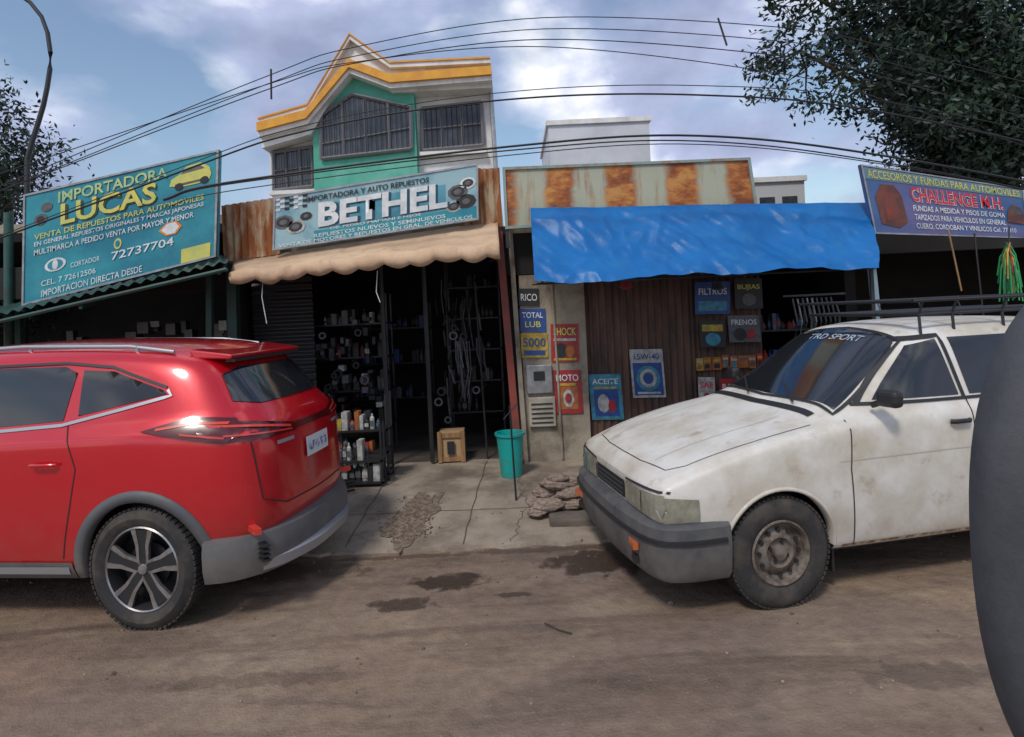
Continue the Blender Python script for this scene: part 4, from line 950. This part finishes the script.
for x in (-1.24,-1.5,-1.9,-2.3,-2.7):
    g.tube([(x,-.56,zr-.02),(x,.56,zr-.02)],.010,0)
    for y in (-1,1): g.tube([(x,.56*y,zr-.02),(x,.60*y,zr+.07)],.008,0); g.tube([(x,.56*y,zr-.02),(x,.57*y,1.47)],.010,0)
for y in (-.4,-.2,0,.2,.4): g.tube([(-1.22,y,zr-.01),(-2.75,y,zr-.01)],.007,0)
g.make('roof_rack',wag.e,[metalD],angle=60)
wag.place((0,.83,0),(1.46,3.38,0),191,(.98,.90,1))

# ------------------------------------------------------------------ poles, lamp, cables
sl=empty('street_lamp'); g=MB()
g.tube([(-6.62,8,0),(-6.52,8,1.7),(-6.42,8,3.0),(-6.36,8,4.08)],.05,0,10,r2=.032)
g.tube([(-6.36,8,4.08),(-6.28,8,4.33),(-6.19,8,4.57),(-6.11,8,4.80),(-6.05,8,5.03),(-6.0,8,5.28),(-5.985,8,5.5),(-6.01,8,5.76),(-6.08,8,5.98),(-6.2,7.97,6.16),(-6.38,7.94,6.3),(-6.65,7.9,6.40),(-7.0,7.85,6.45)],.032,0,8,r2=.024)
g.rbox(Vector((-7.25,7.83,6.42)),(.55,.2,.1),0,1)
g.make('mast',sl,[mat('dark_pole',(.035,.04,.045),.5,.3),metalL],angle=50)
gp=empty('green_post'); g=MB(); g.tube([(-5.62,6.6,0),(-5.48,6.6,3.1)],.045,0,12); g.lathe([(0,0),(.14,0),(.14,.03),(0,.03)],(-5.62,6.6,.12),'z',16,0); g.make('tube',gp,[mat('green_paint',(.02,.11,.09),.5,col2=(.03,.06,.05),scale=5)],angle=50)
pl=empty('overhead_cables')
def cab(pts,r=.008,y=5.6):
    P_=[Vector((p[0],y,p[1])) for p in pts]; P_=[P_[0]*2-P_[1]]+P_+[P_[-1]*2-P_[-2]]; out=[]
    for k in range(1,len(P_)-2):
        a,b_,c,d=P_[k-1:k+3]
        for j in range(10):
            t=j/10; out.append(.5*((2*b_)+(c-a)*t+(2*a-5*b_+4*c-d)*t*t+(3*b_-a-3*c+d)*t**3))
    out.append(P_[-2]); g=MB(); g.tube(out,r,0,5); g.make('cable',pl,[cable])
A=[(-9,1.6),(-4.19,3.34),(-2.14,4.07),(-1.34,4.29),(.41,4.48),(2.6,4.29),(3.7,4.03),(7,3.0)]
cab(A,.0045); cab([(x,z-.10-.012*x) for x,z in A],.0045); cab([(x,z-.19-.03*x) for x,z in A],.005); cab([(x,z-.24-.075*x) for x,z in A],.0045); 
B=[(-9,1.3),(-3.42,3.08),(-1.84,3.53),(0,3.73),(1.84,3.69),(3.67,3.42),(7,2.5)]
cab(B,.009); cab([(x,z+.07+.01*x) for x,z in B],.0045)
C=[(-3.2,2.95),(-2.6,3.08),(0,3.29),(1.82,3.31),(3.78,2.99),(7,2.2)]
cab(C,.011); cab([(x,z-.035-.008*x) for x,z in C],.007); cab([(x,z-.08) for x,z in C],.005)
g=MB(); g.tube([(-2.14,5.6,4.12),(-2.15,5.6,3.84)],.009,0); g.tube([(2.05,5.6,4.40),(2.12,5.6,4.14)],.009,0); g.make('cable_spacer',pl,[cable])

# ------------------------------------------------------------------ trees
def leaves(name,par,clumps,mats,size=(.07,.14),seed=1,droop=.6):
    rnd=random.Random(seed); vs=[];fs=[];idx=[]
    for (c,r,n,w) in clumps:
        c=Vector(c)
        for _ in range(n):
            d=Vector((rnd.gauss(0,1),rnd.gauss(0,1),rnd.gauss(0,.8)))*r*.5; p=c+d
            l=rnd.uniform(*size); wd=l*.38
            a=Vector((rnd.gauss(0,1),rnd.gauss(0,1),rnd.gauss(-droop,.6))).normalized(); b_=a.cross(Vector((rnd.gauss(0,1),rnd.gauss(0,1),rnd.gauss(0,1)))).normalized()
            k=len(vs); vs+=[p-a*l*.5,p+b_*wd*.5,p+a*l*.5,p-b_*wd*.5]; fs.append((k,k+1,k+2,k+3))
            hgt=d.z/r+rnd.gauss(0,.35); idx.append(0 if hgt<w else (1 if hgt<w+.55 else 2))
    return mesh(name,vs,fs,par,mats,idx)
def limb(g,a,b_,r0,r1,j=.15,n=6,rnd=random):
    a=Vector(a);b_=Vector(b_); pts=[]
    for k in range(n+1):
        t=k/n; pts.append(a+(b_-a)*t+Vector((rnd.uniform(-j,j),rnd.uniform(-j,j),rnd.uniform(-j,j)))*(0 if k in (0,n) else 1))
    g.tube(pts,r0,0,8,r2=r1); return pts
rt=empty('leafy_tree'); g=MB(); rnd=random.Random(5)
limb(g,(8.2,9.8,0),(7.9,9.6,3.6),.24,.17,.05)
tips=[(4.3,8.6,5.3),(4.6,8.7,6.1),(5.3,8.9,5.1),(5.7,8.9,6.4),(6.2,9.0,4.9),(6.6,9.2,6.2),(6.6,8.8,7.2),(7.4,9.3,5.2),(7.8,9.5,6.8),(8.6,9.8,5.6),(8.8,9.4,7.0),(9.6,9.6,5.2),(7.2,8.8,4.0),(6.7,9.0,4.0),(5.2,8.7,7.0),(9.4,10.4,6.4),(7.6,10.5,7.6),(7.0,9.4,4.6),(7.9,9.2,4.2),(6.9,9.6,5.6),(8.2,9.2,4.8)]
clumps=[]
for t in tips:
    st_=Vector((7.9,9.6,3.6)); pts=limb(g,st_,t,.09,.02,.14,6,rnd)
    for p in pts[2:]:
        for q in range(3):
            e=p+Vector((rnd.gauss(0,.35),rnd.gauss(0,.4),rnd.gauss(0,.28))); limb(g,p,e,.02,.006,.04,3,rnd)
            dens=1.55 if e.x>6.1 else (.9 if e.x>5.4 else .45)
            clumps.append((e,rnd.uniform(.28,.55)*(1 if e.x>5.6 else .75),int(rnd.uniform(90,190)*dens),rnd.uniform(.0,.9)))
for k in range(34):
    p=Vector((rnd.uniform(3.9,5.6),8.6+rnd.gauss(0,.2),rnd.uniform(5.1,7.0))); e=p+Vector((rnd.uniform(-.3,.05),0,-rnd.uniform(.2,.5))); limb(g,p+Vector((.4,0,.1)),e,.012,.004,.03,3,rnd)
    clumps.append((p,.28,50,.3)); clumps.append((e,.2,34,.4))
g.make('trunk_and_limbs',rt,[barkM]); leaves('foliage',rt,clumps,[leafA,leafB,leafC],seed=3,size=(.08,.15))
lt=empty('leafy_tree'); g=MB(); limb(g,(-8.3,9,0),(-8.2,9,2.6),.14,.10,.04); clumps=[]
for k in range(40):
    e=Vector((-7.85+rnd.gauss(0,.40),9+rnd.gauss(0,.5),3.6+rnd.gauss(0,.6))); limb(g,(-8.2,9,2.5),e,.04,.01,.08,4,rnd); clumps.append((e,.5,260,rnd.uniform(.2,.9)))
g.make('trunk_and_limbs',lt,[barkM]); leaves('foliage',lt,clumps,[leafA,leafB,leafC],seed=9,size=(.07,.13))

# ------------------------------------------------------------------ big mirror of the vehicle the photo was taken from
tm=empty('truck_side_mirror')
bm=bmesh.new(); bmesh.ops.create_uvsphere(bm,u_segments=64,v_segments=40,radius=1)
for v in bm.verts:
    p=v.co; f=lambda a,e: math.copysign(abs(a)**e,a)
    v.co=Vector((f(p.x,.88)*.24,f(p.y,.8)*.09,f(p.z,.86)*.46))
me=bpy.data.meshes.new('housing'); bm.to_mesh(me); bm.free(); me.shade_smooth()
o=obj('housing',me,tm,[mat('slate_plastic',(.045,.05,.058),.7,col2=(.07,.075,.085),scale=6,bump=.08,bscale=160)]); 
g=MB(); g.lathe([(0,0),(.15,0),(.15,.01),(0,.01)],(0,.084,0),'y',40,0); o=g.make('mirror_glass',tm,[chrome]); o.scale=(1,1,1.9)
g=MB(); g.tube([(.1,0,.3),(.5,-.1,.35)],.02,0); g.tube([(.1,0,-.3),(.5,-.1,-.35)],.02,0); g.make('arm',tm,[blackP])
tm.location=(.958,.92,1.33); tm.rotation_euler=(0,rad(-1),rad(-8))

# ------------------------------------------------------------------ sky, sun
w=bpy.data.worlds.new('World'); scene.world=w; w.use_nodes=True; nt=w.node_tree;N=nt.nodes;L=nt.links
bg=N['Background']; out=N['World Output']
sky=N.new('ShaderNodeTexSky'); sky.sky_type='NISHITA'; sky.sun_disc=False; sky.sun_elevation=rad(52); sky.sun_rotation=rad(205); sky.air_density=1.2; sky.dust_density=1.0
L.new(sky.outputs[0],bg.inputs['Color']); bg.inputs['Strength'].default_value=.14
tc=N.new('ShaderNodeTexCoord'); mp=N.new('ShaderNodeMapping'); mp.inputs['Scale'].default_value=(1,1,1.7); mp.inputs['Location'].default_value=(.55,.9,.1); L.new(tc.outputs['Generated'],mp.inputs[0])
n1=N.new('ShaderNodeTexNoise'); n1.inputs['Scale'].default_value=3.0; n1.inputs['Detail'].default_value=10; n1.inputs['Roughness'].default_value=.52; n1.inputs['Distortion'].default_value=.15; L.new(mp.outputs[0],n1.inputs['Vector'])
cr=N.new('ShaderNodeValToRGB'); E=cr.color_ramp.elements; E[0].position=.36; E[0].color=(.27,.31,.47,1); E[1].position=.59; E[1].color=(.98,.98,1.0,1)
e=cr.color_ramp.elements.new(.49); e.color=(.43,.48,.68,1); e=cr.color_ramp.elements.new(.54); e.color=(.68,.72,.86,1)
L.new(n1.outputs['Fac'],cr.inputs[0])
bg2=N.new('ShaderNodeBackground'); bg2.inputs['Strength'].default_value=1.2; L.new(cr.outputs[0],bg2.inputs['Color'])
n2=N.new('ShaderNodeTexNoise'); n2.inputs['Scale'].default_value=2.4; n2.inputs['Detail'].default_value=8; mp2=N.new('ShaderNodeMapping'); mp2.inputs['Location'].default_value=(3,1,2); mp2.inputs['Scale'].default_value=(1,1,2); L.new(tc.outputs['Generated'],mp2.inputs[0]); L.new(mp2.outputs[0],n2.inputs['Vector'])
mr=N.new('ShaderNodeMapRange'); mr.inputs['From Min'].default_value=.40; mr.inputs['From Max'].default_value=.54; L.new(n2.outputs['Fac'],mr.inputs['Value'])
ms_=N.new('ShaderNodeMixShader'); L.new(mr.outputs[0],ms_.inputs[0]); L.new(bg.outputs[0],ms_.inputs[1]); L.new(bg2.outputs[0],ms_.inputs[2]); L.new(ms_.outputs[0],out.inputs['Surface'])
sd=bpy.data.lights.new('sun','SUN'); sd.energy=2.0; sd.angle=rad(10); sd.color=(1,.94,.85); so=bpy.data.objects.new('sun',sd); COL.objects.link(so)
el,az=rad(52),rad(205)
d=Vector((math.sin(az)*math.cos(el),math.cos(az)*math.cos(el),math.sin(el))); so.rotation_euler=d.to_track_quat('Z','Y').to_euler()

# ------------------------------------------------------------------ camera
cd_=bpy.data.cameras.new('camera'); cam=bpy.data.objects.new('camera',cd_); COL.objects.link(cam); scene.camera=cam
cd_.sensor_width=36; cd_.lens=36*600/1024; cd_.shift_y=-56.5/1024; cd_.clip_end=1000; cd_.clip_start=.05
cam.matrix_world=Matrix.Translation((0,0,1.75))@Matrix.Rotation(rad(90),4,'X')@Matrix.Rotation(rad(-2.7),4,'Z')
scene.view_settings.view_transform='Standard'; scene.view_settings.look='None'; scene.view_settings.exposure=0
